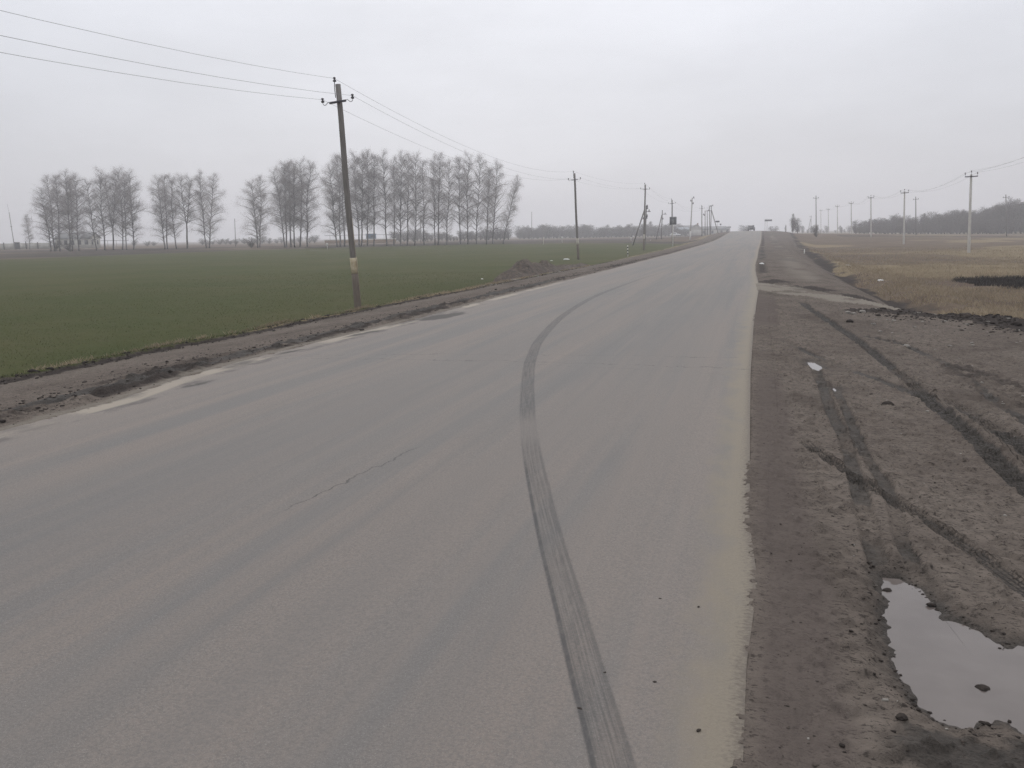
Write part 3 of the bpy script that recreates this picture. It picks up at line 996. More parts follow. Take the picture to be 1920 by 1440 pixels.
def concrete_pole(base, top, label, group='concrete poles across the meadow', k=1., across=(1, 0, 0)):
    o = empty('concrete_pole', base, label, 'utility pole', group)
    h = stand(o, base, top, across)
    m = MB()
    for z0, z1 in ((-.4, h),):
        w0, w1 = .135*k, .095*k
        V = [(s*w_, q*w_*.9, z) for z, w_ in ((z0, w0), (z1, w1)) for s, q in ((-1, -.7), (-.7, -1), (.7, -1), (1, -.7), (1, .7), (.7, 1), (-.7, 1), (-1, .7))]
        F = [(i, (i+1) % 8, 8+(i+1) % 8, 8+i) for i in range(8)]
        m.add(V, F, [(8, 8+i, 9+i) for i in range(1, 7)])
    m.build('shaft', M_conc, o)
    MB().box(-.58, .58, -.15, -.09, h-.26, h-.16).build('crossarm', M_steel, o)
    pts = {}
    for s, x in ((-1, -.55), (1, .55)):
        pn = MB().tube([(x, -.12, h-.18), (x, -.12, h+.06)], .014, 6).build('pin', M_steel, o)
        io = insulator(pn, x, h+.05, 1.15)
        for v in io.data.vertices:
            v.co.y -= .12
        pts['R' if s > 0 else 'L'] = (x, -.12, h+.18)
    pn = MB().tube([(0, -.10, h-.2), (0, -.10, h+.24)], .016, 6).build('pin', M_steel, o)
    io = insulator(pn, 0, h+.22, 1.15)
    for v in io.data.vertices:
        v.co.y -= .10
    pts['T'] = (0, -.1, h+.36)
    M = T3(o)
    return {q: np.array(M @ Vector(v)) for q, v in pts.items()}


RPB = []
for (xb, xt, yt, D) in ((1818, 1821, 327, 101), (1695, 1696, 359, 150), (1633, 1633, 369, 198), (1596, 1596, 380, 254), (1570, 1570, 386, 302), (1553, 1553, 392, 350), (1539, 1539, 394, 395)):
    RPB.append(px_pole(xb, xt, yt, D))
d0 = RPB[0][0]-RPB[1][0]
q = RPB[0][0]+d0
q[2] = ground_at(q[0], q[1])
RPB.insert(0, (q, q+np.array([0, 0, 9.2])))
RP = []
for i, ((b, t), lab) in enumerate(zip(RPB, ('pale concrete pole beyond the right edge of the view', 'tallest pale concrete pole on the dry meadow, nearest of its row', 'second nearest pale concrete pole on the dry meadow', 'third pale concrete pole across the meadow, left of the tree belt', 'fourth pale concrete pole, where the hazy tree belt begins', 'fifth pale concrete pole, small in the haze', 'sixth pale concrete pole, faint beside the farthest one', 'farthest faint concrete pole, right of the dark wooden pole'))):
    RP.append(concrete_pole(b, t, lab, across=(1, .0, 0)))
for k, lab in (('T', 'middle wire over the tops of the concrete poles'), ('L', 'left wire along the concrete poles'), ('R', 'right wire along the concrete poles')):
    wire('overhead_wire', [p[k] for p in RP], .9, lab, 'wires of the concrete pole line', .0065)

# plain dark poles with a small arm
for (xb, xt, yt, D, lab) in ((1530, 1530, 368, 236, 'dark wooden pole standing behind the low roadside shrub'), (1717, 1717, 370, 236, 'dark wooden pole in front of the tree belt, between two concrete poles'), (1887, 1886, 366, 226, 'dark wooden pole before the tallest trees at the right edge')):
    b, t = px_pole(xb, xt, yt, D)
    o_ = empty('utility_pole', b, lab, 'utility pole', 'dark poles by the tree belt')
    h = stand(o_, b, t)
    MB().tube([(0, 0, -.3), (0, 0, h)], [.13, .10], 10).build('shaft', M_wood, o_, True)
    MB().box(-.62, .62, -.14, -.09, h-.5, h-.42).build('crossarm', M_steel, o_)
    for x in (-.55, .55):
        io = insulator(o_, x, h-.42, 1.3)
        for v in io.data.vertices:
            v.co.y -= .11
    insulator(o_, .0, h+.02, 1.3)

# thin bare posts far off
for (xb, xt, yt, D, lab, rr) in ((441, 440, 410, 240, 'thin bare pole in the gap between two birch clumps', .10), (997, 997, 397, 300, 'thin bare pole right of the last leaning birch', .10), (26, 17, 398, 280, 'tall thin mast leaning left above the pale fence', .10), (1326, 1326, 396, 236, 'thin pale pole, right one of the close pair before the crest', .11)):
    b, t = px_pole(xb, xt, yt, D)
    o_ = empty('bare_pole', b, lab, 'pole')
    h = stand(o_, b, t)
    MB().tube([(0, 0, -.3), (0, 0, h)], [rr, rr*.7], 8).build('shaft', M_wood, o_, True)
    if xb == 26:
        MB().box(-.25, .25, -.06, .06, h*.62, h*.62+.12).build('bracket', M_steel, o_)
        MB().tube([(0, 0, h-.02), (-.2, 0, h+2.2)], .025, 6).build('aerial', M_steel, o_)


def braced(name, xb, xt, yt, D, brace_top, brace_foot, arms, lab, mat=None, rad=.125, cap=True):
    """pole with a slanting strut; arms: (side, drop from top, length)"""
    b, t = px_pole(xb, xt, yt, D)
    o_ = empty(name, b, lab, 'braced pole')
    h = (Vector(t)-Vector(b)).length
    ax = Vector((math.cos(.1), math.sin(.1), 0))
    h = stand(o_, b, t, ax)
    MB().tube([(0, 0, -.3), (0, 0, h)], [rad, rad*.8], 10).build('shaft', mat or M_wood, o_, True)
    if brace_top:
        Mi = T3(o_).inverted()
        p1 = Mi @ Vector(at_d(*brace_top, D))
        f = at_d(*brace_foot, D)
        f[2] = ground_at(f[0], f[1])-.2
        p2 = Mi @ Vector(f)
        p1.y, p2.y = .0, p2.y
        MB().tube([p1, p2], rad*.85, 8).build('brace', mat or M_wood, o_, True)
    for s, dz, L in arms:
        ar = MB().box(min(0, s*L), max(0, s*L), -.17, -.11, h-dz-.04, h-dz+.04).build('bracket_arm', M_steel, o_)
        io = insulator(ar, s*L*.62, h-dz+.05, 2.)
        for v in io.data.vertices:
            v.co.y -= .14
    return o_


braced('service_pole', 1209, 1212, 385, 150, (1208, 395), (1186, 438), ((1, .25, .25), (1, .55, .3), (1, 1.0, .75), (1, 1.8, .3), (1, 2.1, .25), (-1, 2.2, .6)), 'service pole with a long strut to the left, close behind the third field pole')
braced('service_pole', 1240, 1242, 394, 205, (1241, 403), (1230, 438), ((1, .9, 1.0), (1, 2.0, .3)), 'shorter service pole with a strut, left of the grey sign back')
braced('strut_pole', 1332, 1334, 385, 246, (1334, 394), (1347, 437), ((1, .15, .5), (-1, .3, .4), (-1, 1.4, 1.2)), 'dark pole with a strut slanting right at the road crest')
braced('cross_pole', 1322, 1322, 395, 230, None, None, ((-1, 1.0, .6), (1, .1, 1.7), (-1, 1.2, .3)), 'thin pole with a short crossarm, left one of the close pair before the crest', M_stub, .10)
braced('strut_pole', 788, 788, 404, 262, (788, 410), (803, 446), (), 'bare pole with a strut slanting right, half hidden among the tall birches')
braced('strut_pole', 1520, 1521, 404, 430, (1520, 410), (1514, 434), ((-1, .6, .9),), 'faint far pole with a strut left of the dark wooden pole')
lp = braced('lighting_pole', 1294, 1298, 371, 186, None, None, ((1, .05, .45), (-1, .65, .4), (1, 1.2, .35)), 'pale concrete pole with short brackets and a whitened foot near the roadside', M_conc, .13)
MB().tube([(0, 0, -.2), (0, 0, 1.8)], .135, 10).build('painted_foot', M_white, lp, True)

# ------------------------------------------------------------------ signs and small posts


def sign(xc, y0, y1, wpx, D, lab, mat, post_rad=.05, posts=(0.,), cat='road sign', rz=0., post_mat=None, pbot=None):
    b = on_ground(xc, D)
    o_ = empty('road_sign', b, lab, cat, rz=rz+math.atan2(-b[0], b[1]))
    zt = at_d(xc, y0, D)[2]-b[2]
    zb = at_d(xc, y1, D)[2]-b[2]
    W = wpx*D/1663.
    MB().box(-W/2, W/2, -.012, .012, zb, zt).build('panel', mat, o_)
    m = MB()
    for zf in (.2, .8):
        m.box(-W*.46, W*.46, -.05, -.0125, zb+(zt-zb)*zf-.03, zb+(zt-zb)*zf+.03)
    m.build('stiffener', M_steel, o_)
    for p in posts:
        MB().tube([(p*W, .05, -.3), (p*W, .05, zt-.05)], post_rad, 8).build('post', post_mat or M_conc, o_, True)
    return o_


sign(1261.5, 406.5, 421.5, 12.4, 146, 'grey blank back of a large upright sign on a pale post', M_back, .07, post_mat=M_white)
sign(1439.5, 411.5, 414.8, 12.8, 310, 'long low board on two posts right of the road beyond the crest', M_back, .06, (-.42, -.15))
sign(1344.5, 414., 416.8, 7.2, 240, 'small horizontal board beside the slanting strut at the crest', M_steel, .035)
sign(1350.5, 419.4, 422., 2.6, 250, 'tiny square sign left of the road crest', M_steel, .03)


def white_post(xc, ybot, ytop, D, lab, wpx=1.6, plate=None, bands=0, mat=None):
    b = on_ground(xc, D)
    o_ = empty('marker_post', b, lab, 'marker post')
    H = (ybot-ytop)*D/1663.
    rr = wpx*D/1663./2
    MB().tube([(0, 0, -.2), (0, 0, H)], rr, 8).build('post', mat or M_white, o_, True)
    for i in range(bands):
        z = H*(.22+.27*i)
        MB().tube([(0, 0, z), (0, 0, z+H*.13)], rr*1.06, 8).build('black_band', M_black, o_, True)
    if plate:
        MB().box(-plate*D/3326., plate*D/3326., -.06-rr, -.02-rr, H*.62, H).build('plate', M_white, o_)
    return o_


white_post(1177, 473, 452, 92, 'black and white banded marker post by the road verge', 1.9, bands=3)
white_post(1019, 459.5, 446, 172, 'thin pinkish white post at the far edge of the green field', 1.5, mat=M_whitew)
white_post(1054, 452, 441, 190, 'white plate on a short post beyond the green field', .9, plate=4.)
white_post(613, 468, 457.5, 166, 'white plate on a post beside the nearest pole, beyond the green field', 1., plate=4.2)
white_post(1509, 463, 456, 93, 'short white peg on the edge of the roadside ditch', 1.6)
white_post(1183, 440, 434.5, 200, 'white plate on a thin post left of the service pole strut', .8, plate=2.4)

# ------------------------------------------------------------------ trees


def ribbons(P, D, L, W, droop, rs):
    """fine twigs: two-segment tapering strips. P,D (n,3), L,W,droop (n,)"""
    n = len(P)
    mid = P+D*(L*.5)[:, None]
    D2 = D+np.c_[np.zeros(n), np.zeros(n), -droop]
    D2 /= np.linalg.norm(D2, axis=1)[:, None]
    tip = mid+D2*(L*.5)[:, None]
    s = np.cross(D, rs.normal(size=(n, 3)))
    s /= np.linalg.norm(s, axis=1)[:, None]+1e-9
    w_ = W[:, None]
    V = np.stack([P-s*w_*.5, P+s*w_*.5, mid+s*w_*.4, mid-s*w_*.4, tip+s*w_*.15, tip-s*w_*.15], 1).reshape(-1, 3)
    i = np.arange(n)[:, None]*6
    return V, np.vstack([i+np.array([0, 1, 2, 3]), i+np.array([3, 2, 4, 5])]), mid, tip


def birch(seed, H=20., fork=False, wide=1., first=.22, ntw=200, tw=.0125):
    rs = np.random.default_rng(seed)
    trunk = MB()
    leaders = []
    zz = np.linspace(-.3, H*.95, 12)
    wob = np.cumsum(rs.normal(0, .09, (12, 2)), axis=0)
    wob -= np.outer(np.linspace(0, 1, 12), wob[-1])
    wob[0] = 0
    base = np.c_[wob, zz]
    if fork:
        hf = H*rs.uniform(.22, .34)
        low = np.array([[np.interp(z, zz, base[:, 0]), np.interp(z, zz, base[:, 1]), z] for z in np.linspace(-.3, hf, 5)])
        trunk.tube(low, np.linspace(.25, .19, 5), 8)
        for s in (-1, 1):
            q = np.linspace(0, 1, 9)
            up = low[-1]+np.c_[s*(q**.7)*H*.075+rs.normal(0, .05, 9)*q, rs.normal(0, .4)*q, q*(H*.95*rs.uniform(.93, 1)-hf)]
            leaders.append((up, .15))
            trunk.tube(up, np.linspace(.15, .015, 9), 7)
    else:
        leaders.append((base, .2))
        trunk.tube(base, np.interp(np.arange(12), [0, 1, 11], [.21, .165, .012]), 8)
    V, F, nv = [], [], 0
    for lead, r0 in leaders:
        zl, zh = lead[0][2], lead[-1][2]
        nlimb = int((34 if fork else 48))
        ang = rs.uniform(0, 6)
        for k in range(nlimb):
            t = first+(.98-first)*(k+rs.uniform(0, 1))/nlimb if not fork else (k+rs.uniform(0, 1))/nlimb*.98
            z = (H*.95*t) if not fork else zl+(zh-zl)*t
            hrel = z/H
            p0 = np.array([np.interp(z, lead[:, 2], lead[:, 0]), np.interp(z, lead[:, 2], lead[:, 1]), z])
            ang += 2.4+rs.uniform(-.6, .6)
            prof = np.interp(hrel, [.1, .25, .45, .7, .88, 1.], [1.0, 1.5, 1.5, 1.15, .75, .4])
            L = H*.125*prof*wide*rs.uniform(.6, 1.25)
            el = math.radians(rs.uniform(22, 60)+18*max(0, hrel-.5))
            d = np.array([math.cos(ang)*math.cos(el), math.sin(ang)*math.cos(el), math.sin(el)])
            q = np.linspace(0, 1, 5)[:, None]
            limb = p0+d*L*q+np.array([0, 0, -.22*L])*q**2.2+rs.normal(0, .03*L, (5, 3))*q
            trunk.tube(limb, np.linspace(.045+.010*L, .012, 5), 4, False)
            # side branches
            nb = 8
            tb = rs.uniform(.25, 1, nb)
            pb = np.array([[np.interp(x, q[:, 0], limb[:, c]) for c in range(3)] for x in tb])
            db = d+rs.normal(0, .6, (nb, 3))
            db[:, 2] += .25
            db /= np.linalg.norm(db, axis=1)[:, None]
            v, f, mid, tip = ribbons(pb, db, L*rs.uniform(.25, .55, nb), np.full(nb, .026), np.full(nb, .25), rs)
            V.append(v)
            F.append(f+nv)
            nv += len(v)
            # fine twigs from limb and side branches, gathered in clumps
            n = int(ntw*(.30+.45*prof)*rs.uniform(.35, 1.5)*(.55+.75*hrel))
            src = rs.integers(0, nb, n)
            a = rs.uniform(0, 1, n)[:, None]
            pt = np.where(rs.uniform(0, 1, n)[:, None] < .7, pb[src]+(tip[src]-pb[src])*a+rs.normal(0, .22, (n, 3)), limb[rs.integers(1, 5, n)]+rs.normal(0, .45, (n, 3)))
            dt = d*.5+rs.normal(0, .8, (n, 3))
            dt[:, 2] += .12
            dt /= np.linalg.norm(dt, axis=1)[:, None]
            v, f, _, _ = ribbons(pt, dt, rs.uniform(.45, 1.7, n)*(.55+.5*prof), rs.uniform(.6, 1.2, n)*tw, rs.uniform(.3, 1.9, n), rs)
            V.append(v)
            F.append(f+nv)
            nv += len(v)
    return trunk, np.vstack(V), np.vstack(F)


def bushy(seed, H=10., R=4., stems=5, n=2200, tw=.05, low=.12):
    rs = np.random.default_rng(seed)
    trunk = MB()
    P, Dn = [], []
    trunk.tube([(0, 0, -.3), (rs.normal(0, .1), rs.normal(0, .1), H*.2)], [.18, .14], 6)
    for k in range(stems):
        a = rs.uniform(0, 2*PI)
        rr = R*rs.uniform(.15, .75)
        zt = H*rs.uniform(.62, .97)
        q = np.linspace(0, 1, 6)[:, None]
        z0 = H*rs.uniform(.02, .2)
        st_ = np.array([0, 0, z0])+np.c_[np.cos(a)*rr*q**.8, np.sin(a)*rr*q**.8, (zt-z0)*q]+rs.normal(0, .12, (6, 3))*q
        trunk.tube(st_, np.linspace(.10, .02, 6), 5, False)
        m = n//stems
        t = rs.uniform(low, 1, m)
        c = np.array([[np.interp(x, q[:, 0], st_[:, i]) for i in range(3)] for x in t])
        dv = rs.normal(0, 1, (m, 3))
        dv /= np.linalg.norm(dv, axis=1)[:, None]
        dv[:, 2] = np.abs(dv[:, 2])*.8
        sp = R*.42*(rs.uniform(.05, 1, m)**.6)*np.interp(t, [0, .3, .7, 1], [.5, 1., .95, .35])
        P.append(c+dv*sp[:, None]*[1, 1, .8])
        Dn.append(dv+rs.normal(0, .4, (m, 3))+[0, 0, .3])
    P, Dn = np.vstack(P), np.vstack(Dn)
    P[:, 2] = np.clip(P[:, 2], .1, H)
    Dn /= np.linalg.norm(Dn, axis=1)[:, None]
    k = len(P)
    v, f, _, _ = ribbons(P, Dn, rs.uniform(.5, 1.3, k)*H*.09, rs.uniform(.5, 1.2, k)*tw, rs.uniform(0, .5, k), rs)
    return trunk, v, f


def proto(nm, parts, m1, m2, H):
    tr, v, f = parts
    r0 = empty(nm, (0, 0, 0))
    tr.build('trunk', m1, r0, True)
    np_mesh('crown', v, f, m2, r0)
    return r0, H


FRESH = set()


def plant(pr, base, top, label, cat, group, width=1., spin=0., used=FRESH):
    """set out a tree: the first use moves the prototype itself, later ones copy it and its parts"""
    r0, H = pr
    if r0.name in used:
        o_ = r0.copy()
        COL.objects.link(o_)
        for ch in PARTS[r0.name]:
            c_ = ch.copy()
            COL.objects.link(c_)
            c_.parent = o_
    else:
        used.add(r0.name)
        PARTS[r0.name] = [ch for ch in bpy.data.objects if ch.parent == r0]
        o_ = r0
    z = Vector(top)-Vector(base)
    s = z.length/H
    z.normalize()
    o_.location = [float(v) for v in base]
    o_.rotation_mode = 'QUATERNION'
    o_.rotation_quaternion = Vector((0, 0, 1)).rotation_difference(z) @ Matrix.Rotation(spin, 3, 'Z').to_quaternion()
    o_.scale = (s*width, s*width, s)
    return tag(o_, label, cat, group)


PARTS = {}
BP = [proto('birch_tree', birch(100+i, 20., fork=(i in (3, 7)), wide=(1., .9, 1.2, 1., .95, 1.1, .85, 1.15)[i], first=(.16, .20, .10, .12, .24, .14, .18, .12)[i]), M_bark, M_twig, 20.) for i in range(8)]
ORD = ('first', 'second', 'third', 'fourth', 'fifth', 'sixth', 'seventh', 'eighth', 'ninth', 'tenth', 'eleventh', 'twelfth', 'thirteenth', 'fourteenth', 'fifteenth', 'sixteenth', 'seventeenth', 'eighteenth', 'nineteenth', 'twentieth', 'twenty-first', 'twenty-second', 'twenty-third')
# (foot column, top column, top row, proto, width)
CL = [
    ('leftmost clump by the ruined house', 206, [(94, 76, 352, 2, 1.1), (100, 88, 328, 5, 1.0), (111, 104, 322, 1, .95), (129, 121, 318, 0, 1.1), (134, 131, 328, 4, .9), (146, 140, 324, 5, .95)], {}),
    ('second clump from the left edge', 208, [(180, 161, 334, 2, .95), (195, 189, 314, 0, 1.05), (211, 205, 317, 3, .85), (228, 221, 312, 5, .9), (236, 232, 322, 4, .85), (249, 241, 317, 2, 1.0)], {2: 'forked birch with two leaders in the'}),
    ('third clump, right of the wide gap', 206, [(309, 294, 328, 2, 1.), (313, 307, 322, 1, .95), (330, 320, 330, 5, .9), (350, 347, 321, 7, .9), (386, 373, 318, 0, .95), (391, 400, 324, 2, 1.)], {3: 'forked birch with spreading leaders in the'}),
    ('fourth clump, left of the nearest pole', 197, [(482, 470, 336, 2, 1.15), (486, 488, 328, 5, .95), (533, 511, 313, 0, .95), (536, 534, 300, 4, 1.), (545, 541, 297, 1, 1.), (552, 552, 299, 6, 1.1), (562, 562, 296, 0, 1.), (576, 582, 301, 5, 1.)], {2: 'left-leaning birch in the'}),
    ('long row right of the nearest pole', 190, [(632, 617, 306, 2, 1.), (637, 632, 290, 5, 1.), (645, 640, 284, 1, 1.), (673, 664, 282, 0, .9), (677, 680, 281, 4, .95), (688, 690, 280, 5, .85), (700, 702, 283, 1, .9), (725, 717, 280, 0, .9), (738, 737, 292, 6, .8), (751, 752, 281, 2, .75), (763, 766, 284, 4, .9), (777, 779, 286, 5, .75), (795, 792, 294, 1, .8), (816, 813, 287, 0, .8), (821, 825, 285, 6, .95), (837, 843, 298, 5, .75), (863, 860, 289, 1, .9), (877, 880, 284, 0, .85), (893, 901, 289, 5, .75), (912, 918, 306, 4, .9), (924, 934, 300, 2, .85), (943, 973, 328, 6, .85)], {21: 'strongly right-leaning last birch of the'}),
]
for nm, D, lst, spec_ in CL:
    for i, (xb, xt, yt, pi_, wd) in enumerate(lst):
        dd_ = D+rng.uniform(-5, 5)
        b = on_ground(xb, dd_)
        t = at_d(xt, yt, dd_)
        lab = (spec_[i]+' '+nm) if i in spec_ else 'bare birch, %s from the left in the %s' % (ORD[i], nm)
        plant(BP[pi_], b-np.array([0, 0, .05]), t, lab, 'birch', 'bare birches beyond the green field', wd*1.02, rng.uniform(0, 6) if pi_ not in (3, 7) else rng.uniform(-.4, .4))
b = on_ground(54, 245)
plant(BP[6], b, at_d(48, 401, 245), 'small thin birch sapling standing alone left of the first clump', 'birch', 'bare birches beyond the green field', 1.1, 1.)

BU = [proto('bare_tree', bushy(300+i, 10., (3.6, 4.4, 3.2, 4.8, 4.)[i], (6, 8, 5, 9, 7)[i], 2800, .060, .0), M_bark2, M_twig2, 10.) for i in range(5)]
SH = [proto('shrub', bushy(400+i, 4., (2.6, 3.2, 2.8)[i], 9, 1900, .040, .02), M_bark2, M_twig2, 4.) for i in range(3)]


def row(pr, xs, tops, D0, D1, step, lab, cat, grp, wid=1.):
    x = xs[0]
    while x < xs[-1]:
        D = rng.uniform(D0, D1)
        b = on_ground(x, D)
        yt = np.interp(x, xs, tops)+rng.normal(0, 3.6)
        t = at_d(x+rng.normal(0, .8), yt, D)
        if t[2]-b[2] > 1.2:
            plant(pr[int(rng.integers(len(pr)))], b, t, lab, cat, grp, wid*rng.uniform(.85, 1.3), rng.uniform(0, 6))
        x += step*rng.uniform(.7, 1.3)


TX = [1604, 1640, 1680, 1720, 1760, 1795, 1830, 1860, 1895, 1925, 1960, 2000]
TY = [417, 408, 404, 405, 399, 391, 395, 386, 372, 384, 380, 385]
row(BU, TX, TY, 330, 350, 7.5, 'bare tree in the hazy belt behind the dry meadow', 'tree', 'trees of the belt behind the meadow', 1.)
row(BU, TX, [y+7 for y in TY], 318, 330, 9., 'lower bare tree at the front of the hazy belt behind the dry meadow', 'tree', 'front trees of the belt behind the meadow', 1.15)
row(SH, TX, [y+(434-y)*.55 for y in TY], 308, 318, 9., 'low bare shrub along the foot of the hazy belt', 'shrub', 'shrubs under the belt behind the meadow', 1.5)
row(BU, [1505, 1530, 1560, 1600], [429, 428, 427, 424], 520, 560, 8., 'low hazy tree far off between the dark pole and the belt', 'tree', 'far trees right of the crest', 1.3)
LX = [975, 1000, 1020, 1050, 1065, 1100, 1115, 1140, 1165, 1190, 1215, 1245, 1270, 1285]
LY = [428, 424, 421, 427, 422, 419, 429, 423, 421, 425, 419, 423, 418, 421]
row(BU, LX, LY, 420, 450, 6.5, 'small hazy tree in the low wood beyond the field, right of the birches', 'tree', 'trees of the low wood right of the birches', 1.25)
row(BU, LX, [y+6 for y in LY], 400, 420, 8., 'lower hazy tree at the front of the low wood right of the birches', 'tree', 'front trees of the low wood', 1.5)
row(SH, LX, [y+(437-y)*.5 for y in LY], 392, 400, 7., 'low hazy shrub along the foot of the low wood right of the birches', 'shrub', 'shrubs under the low wood', 1.9)
row(SH, [740, 790, 800, 880, 930, 960], [434, 432, 440, 436, 427, 430], 300, 330, 8., 'hazy shrub behind the stems of the long birch row', 'shrub', 'shrubs behind the long birch row', 1.3)
row(SH, [250, 300, 330, 460, 500, 600], [455, 454, 456, 451, 449, 444], 330, 380, 11., 'low hazy shrub on the far skyline behind the birch clumps', 'shrub', 'shrubs on the far skyline', 1.6)
for (x, yt, D, pr, wd, lab, cat) in (
        (470, 445, 200, SH[0], 1.5, 'dense low shrub at the foot of the fourth birch clump', 'shrub'),
        (104, 451, 215, SH[1], 1.3, 'grey tangled shrub in front of the ruined house', 'shrub'),
        (126, 454, 216, SH[2], 1.3, 'low bush before the ruined house, right of the tangled shrub', 'shrub'),
        (1495, 408, 260, BU[1], 1.25, 'rounded bare bush on the rise right of the road', 'bush'),
        (1486, 398, 268, BU[2], .55, 'slim upright sapling left of the rounded bare bush', 'tree'),
        (1530, 422, 196, SH[0], .85, 'dark low shrub at the foot of the dark wooden pole', 'shrub'),
        (1398, 421, 330, BU[3], 2.1, 'low hazy bush behind the car at the road crest', 'bush'),
        (1473, 421, 420, BU[4], .35, 'tiny pointed dark tree far right of the road crest', 'tree'),
        (1450, 424, 400, SH[1], 1.4, 'faint low bush below the long board', 'bush'),
        (1206, 417, 330, BU[0], 1.0, 'small bare tree directly behind the third field pole', 'tree')):
    b = on_ground(x, D)
    plant(pr, b, at_d(x, yt, D), lab, cat, None, wd, 1.3)

# ------------------------------------------------------------------ buildings and yards beyond the birches
M_wall = plain('pale_render', (.50, .48, .44), (.38, .36, .33), 1.2, .9)
M_slate = plain('grey_slate_roof', (.21, .21, .215), (.15, .15, .155), 2., .85)
M_dark = plain('dark_opening', (.025, .026, .030), (.04, .04, .045), 3., .5)
M_blue = plain('faded_blue_paint', (.075, .150, .235), (.055, .110, .185), 2., .6)
M_ochre = plain('ochre_brick', (.26, .165, .095), (.20, .13, .085), 3., .9)
M_paleblue = plain('pale_blue_roof', (.30, .34, .38), (.25, .28, .32), 2., .7)


def house(xc, D, W, dep, hw, hr, lab, turn=0., wmat=None, rmat=None, wins=3, zoff=0., gwin=1, chim=False):
    b = on_ground(xc, D)
    o_ = empty('house', b+np.array([0, 0, zoff]), lab, 'house', rz=math.atan2(-b[0], b[1])+turn)
    m = MB()
    m.box(-W/2, W/2, -dep/2, dep/2, -.4, hw)
    m.add([(-W/2, -dep/2, hw), (-W/2, dep/2, hw), (-W/2, 0, hw+hr), (W/2, -dep/2, hw), (W/2, dep/2, hw), (W/2, 0, hw+hr)], None, [(0, 2, 1), (3, 4, 5)])
    m.build('wall', wmat or M_wall, o_)
    rf = MB()
    e, th = .35, .12
    for s in (-1, 1):
        k = hr/(dep/2)
        y1, z1 = s*(dep/2+e), hw-e*k
        V = [(-W/2-e, y1, z1+.02), (W/2+e, y1, z1+.02), (W/2+e, 0, hw+hr+.02), (-W/2-e, 0, hw+hr+.02)]
        V += [(x, y, z+th) for x, y, z in V]
        rf.add(V, [(0, 1, 2, 3), (4, 7, 6, 5), (0, 4, 5, 1), (1, 5, 6, 2), (2, 6, 7, 3), (3, 7, 4, 0)])
    ro = rf.build('roof', rmat or M_slate, o_)
    if chim:
        MB().box(-.3, .3, -.9, -.3, hw+hr*.4, hw+hr+.7).build('chimney', M_ochre, ro)
    for i in range(wins):
        x = W*((i+.5)/wins-.5)
        fr = MB().box(x-.5, x+.5, -dep/2-.03, -dep/2+.01, hw*.36, hw*.80).build('window', M_dark, o_)
        MB().box(x-.56, x+.56, -dep/2-.06, -dep/2+.0, hw*.36-.08, hw*.36-.005).build('sill', M_wall, fr)
    for i in range(gwin):
        y = dep*((i+.5)/gwin-.5)
        MB().box(W/2-.01, W/2+.03, y-.4, y+.4, hw*.36, hw*.80).build('window', M_dark, o_)
    return o_


house(146, 292, 10.5, 5.5, 2.9, 1.5, 'low pale ruined house with grey gable roof behind the leftmost birches', turn=-.55, wins=5, gwin=2)
house(1279, 415, 5., 5., 2.0, 1.5, 'small far house with pale blue roof left of the lighting pole', turn=.4, rmat=M_paleblue, zoff=.3)
house(1291, 430, 9., 6., 2.6, 1.8, 'pale far house just behind the lighting pole', turn=-.2, zoff=.3)
house(1305, 400, 5., 6., 2.4, 2.2, 'far gabled house between the lighting pole and the dark pole', turn=1.5, zoff=.4, rmat=M_slate, chim=True)
house(1334, 420, 12., 7., 2.8, 1.3, 'pale far house low behind the paired poles', turn=.1, zoff=.5)
house(1359, 430, 4.6, 4., 3., .5, 'pale flat-looking far building left of the road crest', turn=.0, zoff=1.4, wins=2)

# pale fence at the far left
b = on_ground(30, 296)
f_ = empty('concrete_fence', b, 'pale panel fence with dark posts at the far left skyline', 'fence', rz=math.atan2(-b[0], b[1]))
xs_ = [-12, -9.2, -6.1, -3.2, -.4, 2.4, 5.4, 8.8]
for i, x in enumerate(xs_):
    MB().box(x-.13, x+.13, -.15, .1, -.3, 2.0+.12*(i % 3)).build('fence_post', M_bark2, f_)
for x0, x1 in zip(xs_[:-1], xs_[1:]):
    MB().box(x0+.13, x1-.13, -.05, .05, -.1, 1.75).build('fence_panel', M_wall, f_)
b = on_ground(32, 285)
s_ = empty('metal_cabinet', b, 'dark upright cabinet standing before the pale fence', 'cabinet', rz=math.atan2(-b[0], b[1]))
MB().box(-.55, .55, -.4, .4, 0.15, 1.95).build('body', M_steel, s_)
MB().box(-.65, .65, -.5, .5, 1.953, 2.05).build('roof', M_slate, s_)
for x in (-.4, .4):
    MB().box(x-.06, x+.06, -.06, .06, -.3, .147).build('leg', M_steel, s_)
MB().box(-.02, .45, -.425, -.403, .3, 1.8).build('door', M_dark, s_)


def pipe_run(x0, x1, D, zpx, lab, posts, drop=False):
    b = on_ground((x0+x1)/2, D)
    o_ = empty('gas_pipe', b, lab, 'pipe', rz=math.atan2(-b[0], b[1]))
    L = (x1-x0)*D/1663.
    z = at_d((x0+x1)/2, zpx, D)[2]-b[2]
    pts = [(-L/2, 0, z), (L/2, 0, z)]
    if drop:
        pts += [(L/2+.02, 0, z-.1), (L/2+.02, 0, .2)]
    MB().tube(pts, .06, 6).build('pipe', M_steel, o_, True)
    for i in range(posts):
        x = -L/2+L*(i+.5)/posts
        MB().tube([(x, 0, -.3), (x, 0, z-.06)], .06, 6).build('post', M_wood, o_)
    return o_


